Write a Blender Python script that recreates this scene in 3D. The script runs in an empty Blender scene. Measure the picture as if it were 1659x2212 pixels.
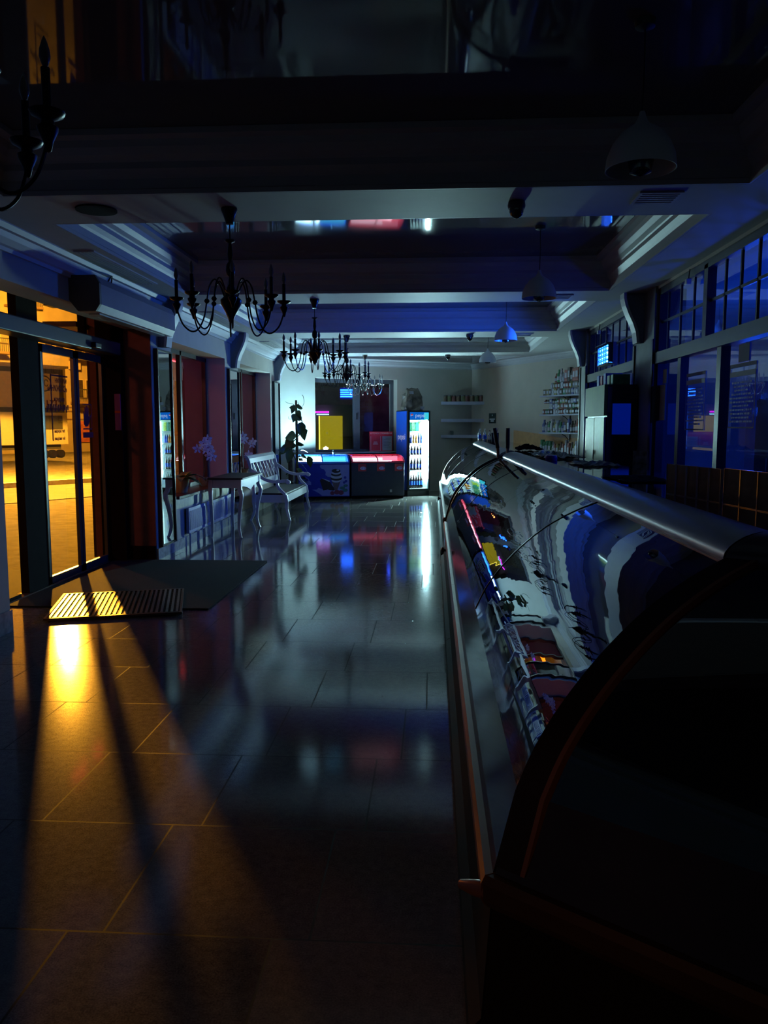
import bpy, bmesh, math, random
from mathutils import Vector, Matrix
random.seed(7)
PI = math.pi
sc = bpy.context.scene
col = sc.collection

# ------------------------------------------------------------------ camera
FPX, W, H = 1725.0, 1659.0, 2212.0
cam_d = bpy.data.cameras.new('camera')
cam = bpy.data.objects.new('camera', cam_d); col.objects.link(cam); sc.camera = cam
cam_d.sensor_fit = 'VERTICAL'; cam_d.sensor_height = 24.0; cam_d.lens = 24.0 * FPX / H
cam_d.clip_start = 0.05; cam_d.clip_end = 300
cam.location = (0, 0, 1.6)
cam.rotation_euler = (PI / 2 - math.atan(186 / FPX), 0, math.radians(3.5))

# ------------------------------------------------------------------ world, exposure
w = bpy.data.worlds.new('night'); sc.world = w; w.use_nodes = True
w.node_tree.nodes['Background'].inputs[0].default_value = (0.30, 0.16, 0.24, 1)
w.node_tree.nodes['Background'].inputs[1].default_value = 0.012
sc.view_settings.view_transform = 'Standard'; sc.view_settings.look = 'None'
sc.view_settings.exposure = 0.0; sc.view_settings.gamma = 1.0
sc.view_settings.use_curve_mapping = False
sc.cycles.use_denoising = True
sc.cycles.max_bounces = 8; sc.cycles.diffuse_bounces = 4; sc.cycles.glossy_bounces = 6
sc.cycles.transmission_bounces = 6; sc.cycles.transparent_max_bounces = 24
sc.cycles.sample_clamp_indirect = 3.0
sc.cycles.caustics_reflective = False; sc.cycles.caustics_refractive = False

# ------------------------------------------------------------------ lights (street lamps and added fills)
def point(name, loc, power, color, radius=0.25):
    l = bpy.data.lights.new(name, 'POINT'); l.energy = power; l.color = color; l.shadow_soft_size = radius
    o = bpy.data.objects.new(name, l); col.objects.link(o); o.location = loc
    return o
SODIUM = (1.0, 0.40, 0.025)
LAMP_A = (-11.1, 23.2, 4.8)
LAMP_B = (-15.0, 21.5, 6.4)
sl = bpy.data.lights.new('street_light_main', 'SPOT'); sl.energy = 34000; sl.color = SODIUM; sl.shadow_soft_size = 0.12
sl.spot_size = math.radians(157.9); sl.spot_blend = 0.035          # full cut-off street lamp, pointing straight down
slo = bpy.data.objects.new('street_light_main', sl); col.objects.link(slo); slo.location = LAMP_A
point('street_light_building', (-19.0, 39.5, 8.5), 13000, SODIUM, 0.4)
point('street_light_near', LAMP_B, 1100, (1.0, 0.30, 0.05), 0.25)
point('reveal_fill_light', (-9.0, -2.0, 5.0), 480, (1.0, 0.22, 0.09), 0.4)  # added reddish fill for the window reveals, no street lamp stands here
point('street_light_behind', (-5.5, -9.0, 4.2), 210, (1.0, 0.28, 0.05), 0.3)
point('blue_window_fill', (3.5, 6.9, 2.1), 34, (0.004, 0.045, 1.0), 0.15)  # both added blue fills stand in for reflections in the right windows
point('blue_window_fill', (3.7, 9.6, 2.1), 32, (0.006, 0.08, 1.0), 0.15)

# ------------------------------------------------------------------ materials
MATS = {}
def setin(n, key, v):
    if key in n.inputs: n.inputs[key].default_value = v
def mat(name, c, rough=0.5, metal=0.0, emit=None, es=0.0, spec=0.5, var=0.0, vs=8.0, bump=0.0, bs=60.0, coat=0.0, trans=0.0, sub=0):
    if name in MATS: return MATS[name]
    m = bpy.data.materials.new(name); m.use_nodes = True; MATS[name] = m
    nt = m.node_tree; b = nt.nodes['Principled BSDF']
    setin(b, 'Base Color', (*c, 1)); setin(b, 'Roughness', rough); setin(b, 'Metallic', metal)
    setin(b, 'Specular IOR Level', spec); setin(b, 'Coat Weight', coat); setin(b, 'Coat Roughness', 0.03)
    setin(b, 'Transmission Weight', trans)
    if emit: setin(b, 'Emission Color', (*emit, 1)); setin(b, 'Emission Strength', es)
    tc = None
    if var > 0 or bump > 0:
        tc = nt.nodes.new('ShaderNodeTexCoord')
    if var > 0:
        nz = nt.nodes.new('ShaderNodeTexNoise'); nz.inputs['Scale'].default_value = vs; nz.inputs['Detail'].default_value = 5
        rp = nt.nodes.new('ShaderNodeValToRGB')
        rp.color_ramp.elements[0].position = 0.3; rp.color_ramp.elements[1].position = 0.7
        rp.color_ramp.elements[0].color = (*[max(0, x * (1 - var)) for x in c], 1)
        rp.color_ramp.elements[1].color = (*[min(1, x * (1 + var)) for x in c], 1)
        nt.links.new(tc.outputs['Object'], nz.inputs['Vector']); nt.links.new(nz.outputs['Fac'], rp.inputs['Fac'])
        nt.links.new(rp.outputs['Color'], b.inputs['Base Color'])
    if bump > 0:
        n2 = nt.nodes.new('ShaderNodeTexNoise'); n2.inputs['Scale'].default_value = bs; n2.inputs['Detail'].default_value = 3
        bp = nt.nodes.new('ShaderNodeBump'); bp.inputs['Strength'].default_value = bump; bp.inputs['Distance'].default_value = 0.01
        nt.links.new(tc.outputs['Object'], n2.inputs['Vector']); nt.links.new(n2.outputs['Fac'], bp.inputs['Height'])
        nt.links.new(bp.outputs['Normal'], b.inputs['Normal'])
    return m
def emis(name, c, s):
    if name in MATS: return MATS[name]
    m = bpy.data.materials.new(name); m.use_nodes = True; MATS[name] = m
    nt = m.node_tree; nt.nodes.clear()
    e = nt.nodes.new('ShaderNodeEmission'); e.inputs[0].default_value = (*c, 1); e.inputs[1].default_value = s
    o = nt.nodes.new('ShaderNodeOutputMaterial'); nt.links.new(e.outputs[0], o.inputs[0])
    return m
def glass(name, tint=(1, 1, 1), r0=0.05, rough=0.0, power=5.0, wob=0.0, refl=(1, 1, 1)):
    if name in MATS: return MATS[name]
    m = bpy.data.materials.new(name); m.use_nodes = True; MATS[name] = m
    nt = m.node_tree; nt.nodes.clear(); N = nt.nodes.new; L = nt.links.new
    lw = N('ShaderNodeLayerWeight'); lw.inputs['Blend'].default_value = 0.5
    pw = N('ShaderNodeMath'); pw.operation = 'POWER'; pw.inputs[1].default_value = power
    ma = N('ShaderNodeMath'); ma.operation = 'MULTIPLY_ADD'; ma.inputs[1].default_value = 1 - r0; ma.inputs[2].default_value = r0
    L(lw.outputs['Facing'], pw.inputs[0]); L(pw.outputs[0], ma.inputs[0])
    t = N('ShaderNodeBsdfTransparent'); t.inputs[0].default_value = (*tint, 1)
    g = N('ShaderNodeBsdfGlossy'); g.inputs['Roughness'].default_value = rough; g.inputs['Color'].default_value = (*refl, 1)
    if wob > 0:
        tc = N('ShaderNodeTexCoord'); n2 = N('ShaderNodeTexNoise'); n2.inputs['Scale'].default_value = 3.0
        bp = N('ShaderNodeBump'); bp.inputs['Strength'].default_value = wob; bp.inputs['Distance'].default_value = 0.02
        L(tc.outputs['Object'], n2.inputs['Vector']); L(n2.outputs['Fac'], bp.inputs['Height']); L(bp.outputs['Normal'], g.inputs['Normal'])
    mx = N('ShaderNodeMixShader'); o = N('ShaderNodeOutputMaterial')
    L(ma.outputs[0], mx.inputs[0]); L(t.outputs[0], mx.inputs[1]); L(g.outputs[0], mx.inputs[2]); L(mx.outputs[0], o.inputs[0])
    return m

def floor_mat():
    m = bpy.data.materials.new('stone_tiles'); m.use_nodes = True
    nt = m.node_tree; b = nt.nodes['Principled BSDF']; N = nt.nodes.new; L = nt.links.new
    tc = N('ShaderNodeTexCoord'); sp = N('ShaderNodeSeparateXYZ'); L(tc.outputs['Object'], sp.inputs[0])
    def M(op, a, b_=None, c_=None):
        n = N('ShaderNodeMath'); n.operation = op
        for i, v in enumerate((a, b_, c_)):
            if v is None: continue
            if isinstance(v, (int, float)): n.inputs[i].default_value = v
            else: L(v, n.inputs[i])
        return n.outputs[0]
    ty = M('DIVIDE', M('SUBTRACT', sp.outputs['Y'], 0.255), 0.689)
    row = M('FLOOR', ty)
    tx = M('DIVIDE', M('SUBTRACT', sp.outputs['X'], M('MULTIPLY', row, 0.1165)), 0.66)
    tx = M('ADD', tx, 0.10)
    cx = M('FLOOR', tx)
    def edge(t, wd):
        f = M('FRACT', t); d = M('MINIMUM', f, M('SUBTRACT', 1.0, f)); return M('LESS_THAN', d, wd)
    joint = M('MAXIMUM', edge(tx, 0.0058), edge(ty, 0.0058))
    # per-tile tone
    cmb = N('ShaderNodeCombineXYZ'); L(cx, cmb.inputs[0]); L(row, cmb.inputs[1])
    wn = N('ShaderNodeTexWhiteNoise'); wn.noise_dimensions = '2D'; L(cmb.outputs[0], wn.inputs['Vector'])
    nz = N('ShaderNodeTexNoise'); nz.inputs['Scale'].default_value = 26; nz.inputs['Detail'].default_value = 8; nz.inputs['Roughness'].default_value = 0.75
    L(tc.outputs['Object'], nz.inputs['Vector'])
    nz2 = N('ShaderNodeTexNoise'); nz2.inputs['Scale'].default_value = 170; nz2.inputs['Detail'].default_value = 4
    L(tc.outputs['Object'], nz2.inputs['Vector'])
    tone = M('MULTIPLY_ADD', wn.outputs['Value'], 0.18, 0.0)
    tone = M('ADD', tone, M('MULTIPLY', M('SUBTRACT', nz.outputs['Fac'], 0.5), 0.9))
    tone = M('ADD', tone, M('MULTIPLY', M('SUBTRACT', nz2.outputs['Fac'], 0.5), 0.9))
    tone = M('ADD', tone, 0.42)
    rp = N('ShaderNodeValToRGB'); rp.color_ramp.elements[0].color = (0.06, 0.056, 0.052, 1); rp.color_ramp.elements[1].color = (0.31, 0.285, 0.26, 1)
    rp.color_ramp.elements[0].position = 0.15; rp.color_ramp.elements[1].position = 0.85
    L(tone, rp.inputs['Fac'])
    mx = N('ShaderNodeMix'); mx.data_type = 'RGBA'; L(joint, mx.inputs[0]); L(rp.outputs['Color'], mx.inputs[6]); mx.inputs[7].default_value = (0.012, 0.011, 0.01, 1)
    L(mx.outputs[2], b.inputs['Base Color'])
    rg = M('ADD', M('MULTIPLY', nz2.outputs['Fac'], 0.075), 0.04)
    rg = M('MAXIMUM', rg, M('MULTIPLY', joint, 0.8)); L(rg, b.inputs['Roughness'])
    bp = N('ShaderNodeBump'); bp.inputs['Strength'].default_value = 0.10; bp.inputs['Distance'].default_value = 0.002
    hh = M('SUBTRACT', M('MULTIPLY', nz.outputs['Fac'], 0.5), M('MULTIPLY', joint, 1.5)); L(hh, bp.inputs['Height']); L(bp.outputs['Normal'], b.inputs['Normal'])
    setin(b, 'Specular IOR Level', 0.62)
    return m

wall_m = mat('cream_plaster', (0.55, 0.50, 0.41), 0.75, var=0.05, vs=3, bump=0.15, bs=120)
ceil_m = mat('white_ceiling_paint', (0.48, 0.48, 0.48), 0.6, var=0.03)
stretch_m = mat('glossy_stretch_ceiling', (0.16, 0.155, 0.155), 0.04, spec=0.42, var=0.02)
mould_m = mat('white_moulding', (0.52, 0.52, 0.52), 0.5, var=0.02)
terra_m = mat('terracotta_plaster', (0.20, 0.105, 0.09), 0.8, var=0.12, vs=10, bump=0.2, bs=90)
dark_frame = mat('dark_brown_frame', (0.022, 0.019, 0.020), 0.35, var=0.1)
alu = mat('dark_aluminium', (0.10, 0.13, 0.13), 0.35, metal=0.6, var=0.1)
black = mat('black_plastic', (0.012, 0.012, 0.013), 0.4, var=0.1)
mattblack = mat('matt_black', (0.010, 0.009, 0.008), 0.9, var=0.2, spec=0.15)
mirror_m = mat('mirror', (0.72, 0.76, 0.76), 0.01, metal=1.0, var=0.01)
clear = glass('window_glass', (0.93, 0.95, 0.95), 0.06)
clear_r = glass('partition_glass', (0.85, 0.88, 0.92), 0.16)
white_paint = mat('white_lacquer', (0.62, 0.62, 0.62), 0.35, var=0.03)
seat_m = mat('dark_seat', (0.022, 0.018, 0.022), 0.5, spec=0.25, var=0.15)
iron = mat('black_iron', (0.012, 0.011, 0.012), 0.28, metal=0.3, var=0.1)
chrome = mat('chrome', (0.6, 0.62, 0.62), 0.12, metal=1.0, var=0.05)
steel = mat('brushed_steel', (0.24, 0.25, 0.20), 0.5, metal=1.0, var=0.12, vs=20)
leaf_m = mat('dark_green_leaf', (0.045, 0.085, 0.03), 0.35, var=0.4, vs=6)
leaf2_m = mat('variegated_leaf', (0.20, 0.21, 0.05), 0.4, var=0.9, vs=14)
petal_m = mat('orchid_petal', (0.78, 0.68, 0.66), 0.6, var=0.08)
pot_m = mat('yellow_pot', (0.62, 0.42, 0.16), 0.6, var=0.08)
white_pot = mat('white_pot', (0.6, 0.58, 0.55), 0.6, var=0.05)
bark_m = mat('moss_bark', (0.09, 0.06, 0.035), 0.9, var=0.5, vs=30, bump=0.8, bs=60)

# ------------------------------------------------------------------ mesh helpers
class MB:
    def __init__(s): s.bm = bmesh.new()
    def box(s, x0, x1, y0, y1, z0, z1, bev=0.0):
        vs = [s.bm.verts.new((x, y, z)) for x in (x0, x1) for y in (y0, y1) for z in (z0, z1)]
        f = [(0, 1, 3, 2), (4, 6, 7, 5), (0, 4, 5, 1), (2, 3, 7, 6), (0, 2, 6, 4), (1, 5, 7, 3)]
        fs = [s.bm.faces.new([vs[i] for i in q]) for q in f]
        if bev > 0:
            es = list({e for fc in fs for e in fc.edges})
            bmesh.ops.bevel(s.bm, geom=es, offset=bev, segments=2, affect='EDGES', profile=0.5)
        return s
    def poly(s, pts):
        s.bm.faces.new([s.bm.verts.new(p) for p in pts]); return s
    def prism(s, pts2, a, b, axis='y'):
        """closed 2D outline extruded from a to b along axis; pts2 are the two other coordinates in x,y,z order"""
        def V(p, t):
            if axis == 'y': return (p[0], t, p[1])
            if axis == 'x': return (t, p[0], p[1])
            return (p[0], p[1], t)
        A = [s.bm.verts.new(V(p, a(p) if callable(a) else a)) for p in pts2]
        B = [s.bm.verts.new(V(p, b(p) if callable(b) else b)) for p in pts2]
        n = len(pts2)
        for i in range(n): s.bm.faces.new([A[i], A[(i + 1) % n], B[(i + 1) % n], B[i]])
        s.bm.faces.new(A[::-1]); s.bm.faces.new(B)
        return s
    def strip(s, pts2, a, b, conv):
        A = [s.bm.verts.new(conv(p, a(p) if callable(a) else a)) for p in pts2]
        B = [s.bm.verts.new(conv(p, b(p) if callable(b) else b)) for p in pts2]
        for i in range(len(pts2) - 1): s.bm.faces.new([A[i], A[i + 1], B[i + 1], B[i]])
        return s
    def lathe(s, prof, c=(0, 0, 0), n=16, M=None):
        rings = []
        for r, z in prof:
            if r < 1e-5: rings.append([s.bm.verts.new(Vector(c) + Vector((0, 0, z)))])
            else: rings.append([s.bm.verts.new(Vector(c) + Vector((r * math.cos(2 * PI * k / n), r * math.sin(2 * PI * k / n), z))) for k in range(n)])
        for a, b in zip(rings, rings[1:]):
            for k in range(n):
                k2 = (k + 1) % n
                q = ([a[0]] if len(a) == 1 else [a[k], a[k2]]) + ([b[0]] if len(b) == 1 else [b[k2], b[k]])
                if len(q) >= 3: s.bm.faces.new(q)
        if len(rings[0]) > 1: s.bm.faces.new(rings[0][::-1])
        if len(rings[-1]) > 1: s.bm.faces.new(rings[-1])
        if M is not None: bmesh.ops.transform(s.bm, matrix=M, verts=[v for r in rings for v in r])
        return s
    def tube(s, pts, r, n=8, sq=None):
        """r number or list; sq=(w,h) rectangular section"""
        pts = [Vector(p) for p in pts]; rs = r if isinstance(r, (list, tuple)) else [r] * len(pts)
        rings = []; up = Vector((0, 0, 1))
        t0 = (pts[1] - pts[0]).normalized()
        if abs(t0.dot(up)) > 0.95: up = Vector((1, 0, 0))
        nrm = (up - t0 * up.dot(t0)).normalized()
        for i, p in enumerate(pts):
            t = (pts[min(i + 1, len(pts) - 1)] - pts[max(i - 1, 0)]).normalized()
            nrm = (nrm - t * nrm.dot(t)).normalized(); bn = t.cross(nrm)
            if sq:
                wv = [(sq[0] / 2 * a, sq[1] / 2 * b) for a, b in ((-1, -1), (1, -1), (1, 1), (-1, 1))]
                k = rs[i]
                rings.append([s.bm.verts.new(p + bn * a * k + nrm * b * k) for a, b in wv])
            else:
                rings.append([s.bm.verts.new(p + (nrm * math.cos(2 * PI * k / n) + bn * math.sin(2 * PI * k / n)) * rs[i]) for k in range(n)])
        m = len(rings[0])
        for a, b in zip(rings, rings[1:]):
            for k in range(m): s.bm.faces.new([a[k], a[(k + 1) % m], b[(k + 1) % m], b[k]])
        s.bm.faces.new(rings[0][::-1]); s.bm.faces.new(rings[-1])
        return s
    def build(s, name, m, parent=None, smooth=False, loc=None, rz=None):
        bmesh.ops.recalc_face_normals(s.bm, faces=s.bm.faces)
        me = bpy.data.meshes.new(name); s.bm.to_mesh(me); s.bm.free()
        if smooth:
            me.polygons.foreach_set('use_smooth', [True] * len(me.polygons))
            me.set_sharp_from_angle(angle=math.radians(50))
        if m: me.materials.append(m)
        o = bpy.data.objects.new(name, me); col.objects.link(o)
        if parent: o.parent = parent
        if loc: o.location = loc
        if rz is not None: o.rotation_euler = (0, 0, rz)
        return o
def spline(pts, n=6):
    """Catmull-Rom through points"""
    P = [Vector(p) for p in pts]; P = [P[0] * 2 - P[1]] + P + [P[-1] * 2 - P[-2]]; out = []
    for i in range(1, len(P) - 2):
        for k in range(n):
            t = k / n
            out.append(0.5 * ((2 * P[i]) + (-P[i - 1] + P[i + 1]) * t + (2 * P[i - 1] - 5 * P[i] + 4 * P[i + 1] - P[i + 2]) * t * t + (-P[i - 1] + 3 * P[i] - 3 * P[i + 1] + P[i + 2]) * t ** 3))
    out.append(P[-2]); return out
def thing(name, label, cat, loc=(0, 0, 0), rz=0.0, group=None):
    o = bpy.data.objects.new(name, None); col.objects.link(o); o.location = loc; o.rotation_euler = (0, 0, rz)
    o.empty_display_size = 0.1
    o['label'] = label; o['category'] = cat
    if group: o['group'] = group
    return o
def tag(o, label, cat, group=None):
    o['label'] = label; o['category'] = cat
    if group: o['group'] = group
    return o
def struct(o): o['kind'] = 'structure'; return o
def root_struct(name, loc=(0, 0, 0), rz=0.0):
    o = bpy.data.objects.new(name, None); col.objects.link(o); o.location = loc; o.rotation_euler = (0, 0, rz); o['kind'] = 'structure'; return o
def dup(root, loc=None, rz=None, label=None, group=None):
    r = root.copy(); col.objects.link(r)
    if loc is not None: r.location = loc
    if rz is not None: r.rotation_euler = (0, 0, rz)
    if label: r['label'] = label
    if group: r['group'] = group
    for ch in list(root.children):
        c = ch.copy(); col.objects.link(c); c.parent = r
        for g in list(ch.children):
            d = g.copy(); col.objects.link(d); d.parent = c
    return r
def text(name, s, size, m, parent, loc, rot=(PI / 2, 0, 0), ext=0.001, sx=1.0, align='CENTER', bold=0.0):
    cu = bpy.data.curves.new(name, 'FONT'); cu.body = s; cu.size = size; cu.extrude = ext; cu.align_x = align; cu.align_y = 'CENTER'; cu.offset = bold
    t = bpy.data.objects.new(name, cu); col.objects.link(t)
    bpy.context.view_layer.update()
    me = bpy.data.meshes.new_from_object(t.evaluated_get(bpy.context.evaluated_depsgraph_get()))
    bpy.data.objects.remove(t); bpy.data.curves.remove(cu)
    me.materials.clear(); me.materials.append(m)
    if sx != 1.0:
        me.transform(Matrix.Diagonal((sx, 1, 1, 1)))
    o = bpy.data.objects.new(name, me); col.objects.link(o); o.parent = parent; o.location = loc; o.rotation_euler = rot
    return o
def local(root, p):
    return Matrix.Translation(root.location) @ Matrix.Rotation(root.rotation_euler.z, 4, 'Z') @ Vector(p)

# ================================================================== ROOM SHELL
HS = 3.10            # soffit height
HC = 3.45            # coffer ceiling height
XL, XD, XR = -3.30, -3.87, 2.42
BL = Vector((-3.45, 17.85)); BC = Vector((0.955, 20.15)); SR = Vector((2.96, 16.33)); SE = Vector((4.40, 13.586))
AB = math.atan2(BC.y - BL.y, BC.x - BL.x); AS = math.atan2(SE.y - BC.y, SE.x - BC.x)

m = MB(); m.prism([(-3.98, -3.2), (5.2, -3.2), (5.2, 20.6), (-3.98, 20.6)], -0.15, 0.0, 'z')
struct(m.build('floor', floor_mat()))
m = MB(); m.box(-4.2, 5.3, -3.2, 20.7, HC, HC + 0.15)
struct(m.build('ceiling', stretch_m))
# soffits and beams
BEAMS = [(1.85, 2.55), (5.30, 6.00), (9.28, 9.98), (13.10, 13.90), (16.75, 17.50)]
m = MB()
m.box(-4.1, -2.85, -3.2, 17.5, HS, HC - 0.002); m.box(1.97, 5.2, -3.2, 17.5, HS, HC - 0.002)
for a, b in BEAMS: m.box(-2.85, 1.97, a, b, HS, HC - 0.002)
m.box(-2.85, 1.97, -3.2, -1.9, HS, HC - 0.002)
outer = [(-4.1, 17.5), (-4.1, 20.7), (0.955, 20.7), (5.2, 20.7), (5.2, 17.5)]
inner = [(-2.55, 17.5), (-2.45, 17.75), (0.93, 19.52), (1.2, 19.1), (1.97, 17.5)]
for i in range(4):
    m.prism([outer[i], outer[i + 1], inner[i + 1], inner[i]], HS, HC - 0.002, 'z')
struct(m.build('ceiling_beams', ceil_m))
# coffer mouldings
def sweep_ring(mb, poly, prof):
    """prof: (inward offset, z); poly counter-clockwise rectangle list"""
    n = len(poly); P = [Vector(p) for p in poly]
    dirs = []
    for i in range(n):
        e0 = (P[i] - P[i - 1]).normalized(); e1 = (P[(i + 1) % n] - P[i]).normalized()
        n0 = Vector((-e0.y, e0.x)); n1 = Vector((-e1.y, e1.x)); d = (n0 + n1); d = d / max(0.2, d.dot(n0)); dirs.append(d)
    R = [[mb.bm.verts.new((P[i].x + dirs[i].x * o, P[i].y + dirs[i].y * o, z)) for i in range(n)] for o, z in prof]
    for a, b in zip(R, R[1:]):
        for i in range(n): mb.bm.faces.new([a[i], a[(i + 1) % n], b[(i + 1) % n], b[i]])
CP = [(0.004, HS), (0.018, HS + .0), (0.018, HS + .03), (0.005, HS + .04), (0.005, HS + .10), (0.02, HS + .12), (0.05, HS + .15), (0.05, HS + .19),
      (0.06, HS + .20), (0.10, HS + .22), (0.13, HS + .26), (0.14, HS + .30), (0.20, HS + .31), (0.20, HS + .348)]
k = 1
spans = [(-1.9, 1.85)] + [(BEAMS[i][1], BEAMS[i + 1][0]) for i in range(4)]
for a, b in spans:
    m = MB(); sweep_ring(m, [(-2.85, a), (1.97, a), (1.97, b), (-2.85, b)], CP)
    struct(m.build('trim_%d' % k, mould_m)); k += 1
m = MB(); sweep_ring(m, [(-2.55, 17.5), (1.97, 17.5), (1.2, 19.1), (0.93, 19.52), (-2.45, 17.75)], [(o * 0.6, z) for o, z in CP])
struct(m.build('trim_%d' % k, mould_m)); k += 1

def wallbox(name, mt, *boxes):
    m = MB()
    for b in boxes: m.box(*b)
    return struct(m.build(name, mt))
# --- left wall : near pier, lintel, pier 1, bay 1, pier 2, bay 2, pier 3
ZB = 2.66
wallbox('wall_left', wall_m,
    (-3.85, XL, -3.2, 5.95, 0, HS),
    (-3.60, XL, 6.05, 9.30, 2.72, HS),
    (-3.60, XL, 9.30, 10.02, 0, HS),
    (-3.60, XL, 10.02, 12.65, 0, 0.66), (-3.60, XL, 10.02, 12.65, ZB, HS),
    (-3.60, XL, 12.65, 13.50, 0, HS),
    (-3.60, XL, 13.50, 16.20, 0, 0.66), (-3.60, XL, 13.50, 16.20, ZB, HS),
    (-3.60, XL, 16.20, 17.10, 0, HS), (-3.62, -3.45, 17.10, 18.2, 0, HS))
wallbox('wall_facade', terra_m,
    (-4.05, -3.601, 9.32, 10.02, 0, HC), (-4.05, -3.601, 12.65, 13.50, 0, HC), (-4.05, -3.621, 16.20, 19.0, 0, HC),
    (-4.05, -3.601, 10.02, 12.65, 0, 0.66), (-4.05, -3.601, 13.50, 16.20, 0, 0.66),
    (-4.05, -3.601, 10.02, 16.20, ZB, HC), (-4.05, -3.88, 6.0, 9.3, 2.98, HC), (-4.05, -3.86, -3.2, 6.0, 0, HC),
    (-3.60, -3.302, 9.285, 9.299, 0.17, 2.72))
# dark outer pier right of the sliding door
wallbox('wall_outer_pier', mat('dark_stone', (0.02, 0.02, 0.024), 0.6, var=0.2), (-4.27, -4.06, 9.75, 10.0, -0.05, 4.2))
m = MB()
m.box(XL, XL + 0.02, 9.30, 17.1, 0, 0.13); m.box(XL, XL + 0.02, -3.2, 5.95, 0, 0.17)
struct(m.build('baseboard_left', mat('pale_stone_skirting', (0.45, 0.46, 0.42), 0.25, var=0.3, vs=14)))
m = MB(); m.box(-3.86, -3.301, 9.26, 9.284, 0, 0.17); m.box(-3.86, -3.301, 5.951, 5.975, 0, 0.17)
struct(m.build('baseboard_recess', mattblack))
# sills
m = MB(); m.box(-3.60, -3.24, 10.02, 12.65, 0.66, 0.70, 0.006); struct(m.build('sill_1', mat('brown_sill', (0.16, 0.07, 0.035), 0.3, var=0.3)))
m = MB(); m.box(-3.60, -3.24, 13.50, 16.20, 0.66, 0.70, 0.006); struct(m.build('sill_2', MATS['brown_sill']))
m = MB(); m.box(XL, XL + 0.012, 10.02, 16.2, 0.53, 0.66); struct(m.build('trim_%d' % k, mat('yellow_stone', (0.42, 0.40, 0.24), 0.4, var=0.35, vs=16))); k += 1
# bay windows
wn = 1
def bay_window(y0, y1, mull):
    global wn
    r = root_struct('window_%d' % wn); wn += 1
    m = MB()
    m.box(-3.66, -3.60, y0, y1, 0.70, 0.76); m.box(-3.66, -3.60, y0, y1, ZB - 0.06, ZB)
    m.box(-3.66, -3.60, y0, y0 + 0.05, 0.70, ZB); m.box(-3.66, -3.60, y1 - 0.07, y1, 0.70, ZB)
    for y in mull: m.box(-3.66, -3.60, y - 0.035, y + 0.035, 0.70, ZB)
    m.build('window_frame', dark_frame, r)
    m = MB(); m.poly([(-3.63, y0, .7), (-3.63, y1, .7), (-3.63, y1, ZB), (-3.63, y0, ZB)]); m.build('pane', clear, r)
bay_window(10.02, 12.65, [11.35]); bay_window(13.50, 16.20, [15.0])

# mirror-clad piers
def pier_mirror(y0, y1, lab):
    r = thing('pier_mirror', lab, 'mirror', (XL, y0, 0.0), 0)
    w_ = y1 - y0
    m = MB(); m.box(0.021, 0.033, 0.03, w_ - 0.03, 0.16, 2.49); m.build('mirror_panel', mirror_m, r)
    m = MB(); m.box(0.021, 0.05, 0, 0.03, 0.14, 2.51); m.box(0.021, 0.05, w_ - 0.03, w_, 0.14, 2.51); m.box(0.021, 0.05, 0.03, w_ - 0.03, 0.14, 0.16); m.box(0.021, 0.05, 0.03, w_ - 0.03, 2.49, 2.51)
    m.box(0.001, 0.0205, 0, w_, 0.14, 2.51)
    m.build('mirror_frame', black, r)
pier_mirror(9.38, 9.92, 'tall narrow mirror on the pier right of the sliding door')
pier_mirror(12.75, 13.40, 'tall narrow mirror on the pier between the two orchid windows')
pier_mirror(16.38, 16.98, 'tall narrow mirror on the last pier beside the bench plant')
# corbels
def corbel(x, y, s, lab):
    r = thing('corbel', lab, 'corbel', (x, y, HS), 0)
    pts = [(0, 0), (0.26, 0), (0.26, -0.06), (0.24, -0.14), (0.20, -0.24), (0.15, -0.34), (0.115, -0.44), (0.10, -0.56), (0, -0.56)]
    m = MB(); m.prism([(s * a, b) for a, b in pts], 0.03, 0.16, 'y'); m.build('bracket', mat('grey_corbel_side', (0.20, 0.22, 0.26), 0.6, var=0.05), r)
    edge = pts[1:-1]; m = MB()
    o = [(s * (a + 0.012), b) for a, b in edge] + [(s * (a - 0.02), b) for a, b in edge[::-1]]
    m.prism(o, 0.0, 0.19, 'y'); m.build('moulded_edge', mould_m, r)
for (y, t) in ((9.52, 'white curved corbel above the mirror nearest the sliding door'), (12.98, 'white curved corbel above the mirror between the orchid windows'), (16.6, 'white curved corbel above the mirror nearest the back wall')):
    corbel(XL, y, 1, t)
for (y, t) in ((9.40, 'white curved corbel on the right hand pillar nearest the camera'), (12.98, 'white curved corbel on the farther right hand pillar')):
    corbel(XR, y, -1, t)
# cornices
def cornice(p0, p1, inward, zt=HS, s=1.0):
    global k
    p0, p1 = Vector(p0), Vector(p1); nn = Vector(inward).normalized()
    prof = [(0.0, -0.17), (0.025, -0.17), (0.03, -0.14), (0.05, -0.13), (0.085, -0.09), (0.10, -0.05), (0.13, -0.045), (0.15, -0.01), (0.15, 0.0), (0.0, 0.0)]
    m = MB(); A = []; B = []
    for o, z in prof:
        A.append(m.bm.verts.new((p0.x + nn.x * o * s, p0.y + nn.y * o * s, zt + z * s))); B.append(m.bm.verts.new((p1.x + nn.x * o * s, p1.y + nn.y * o * s, zt + z * s)))
    n = len(prof)
    for i in range(n): m.bm.faces.new([A[i], A[(i + 1) % n], B[(i + 1) % n], B[i]])
    m.bm.faces.new(A); m.bm.faces.new(B)
    struct(m.build('trim_%d' % k, mould_m)); k += 1
cornice((XL, -3.0), (XL, 17.3), (1, 0))
cornice(BL, BC, (math.sin(AB), -math.cos(AB)), s=0.75)
cornice(BC, SE, (math.sin(AS), -math.cos(AS)), s=0.75)

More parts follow.
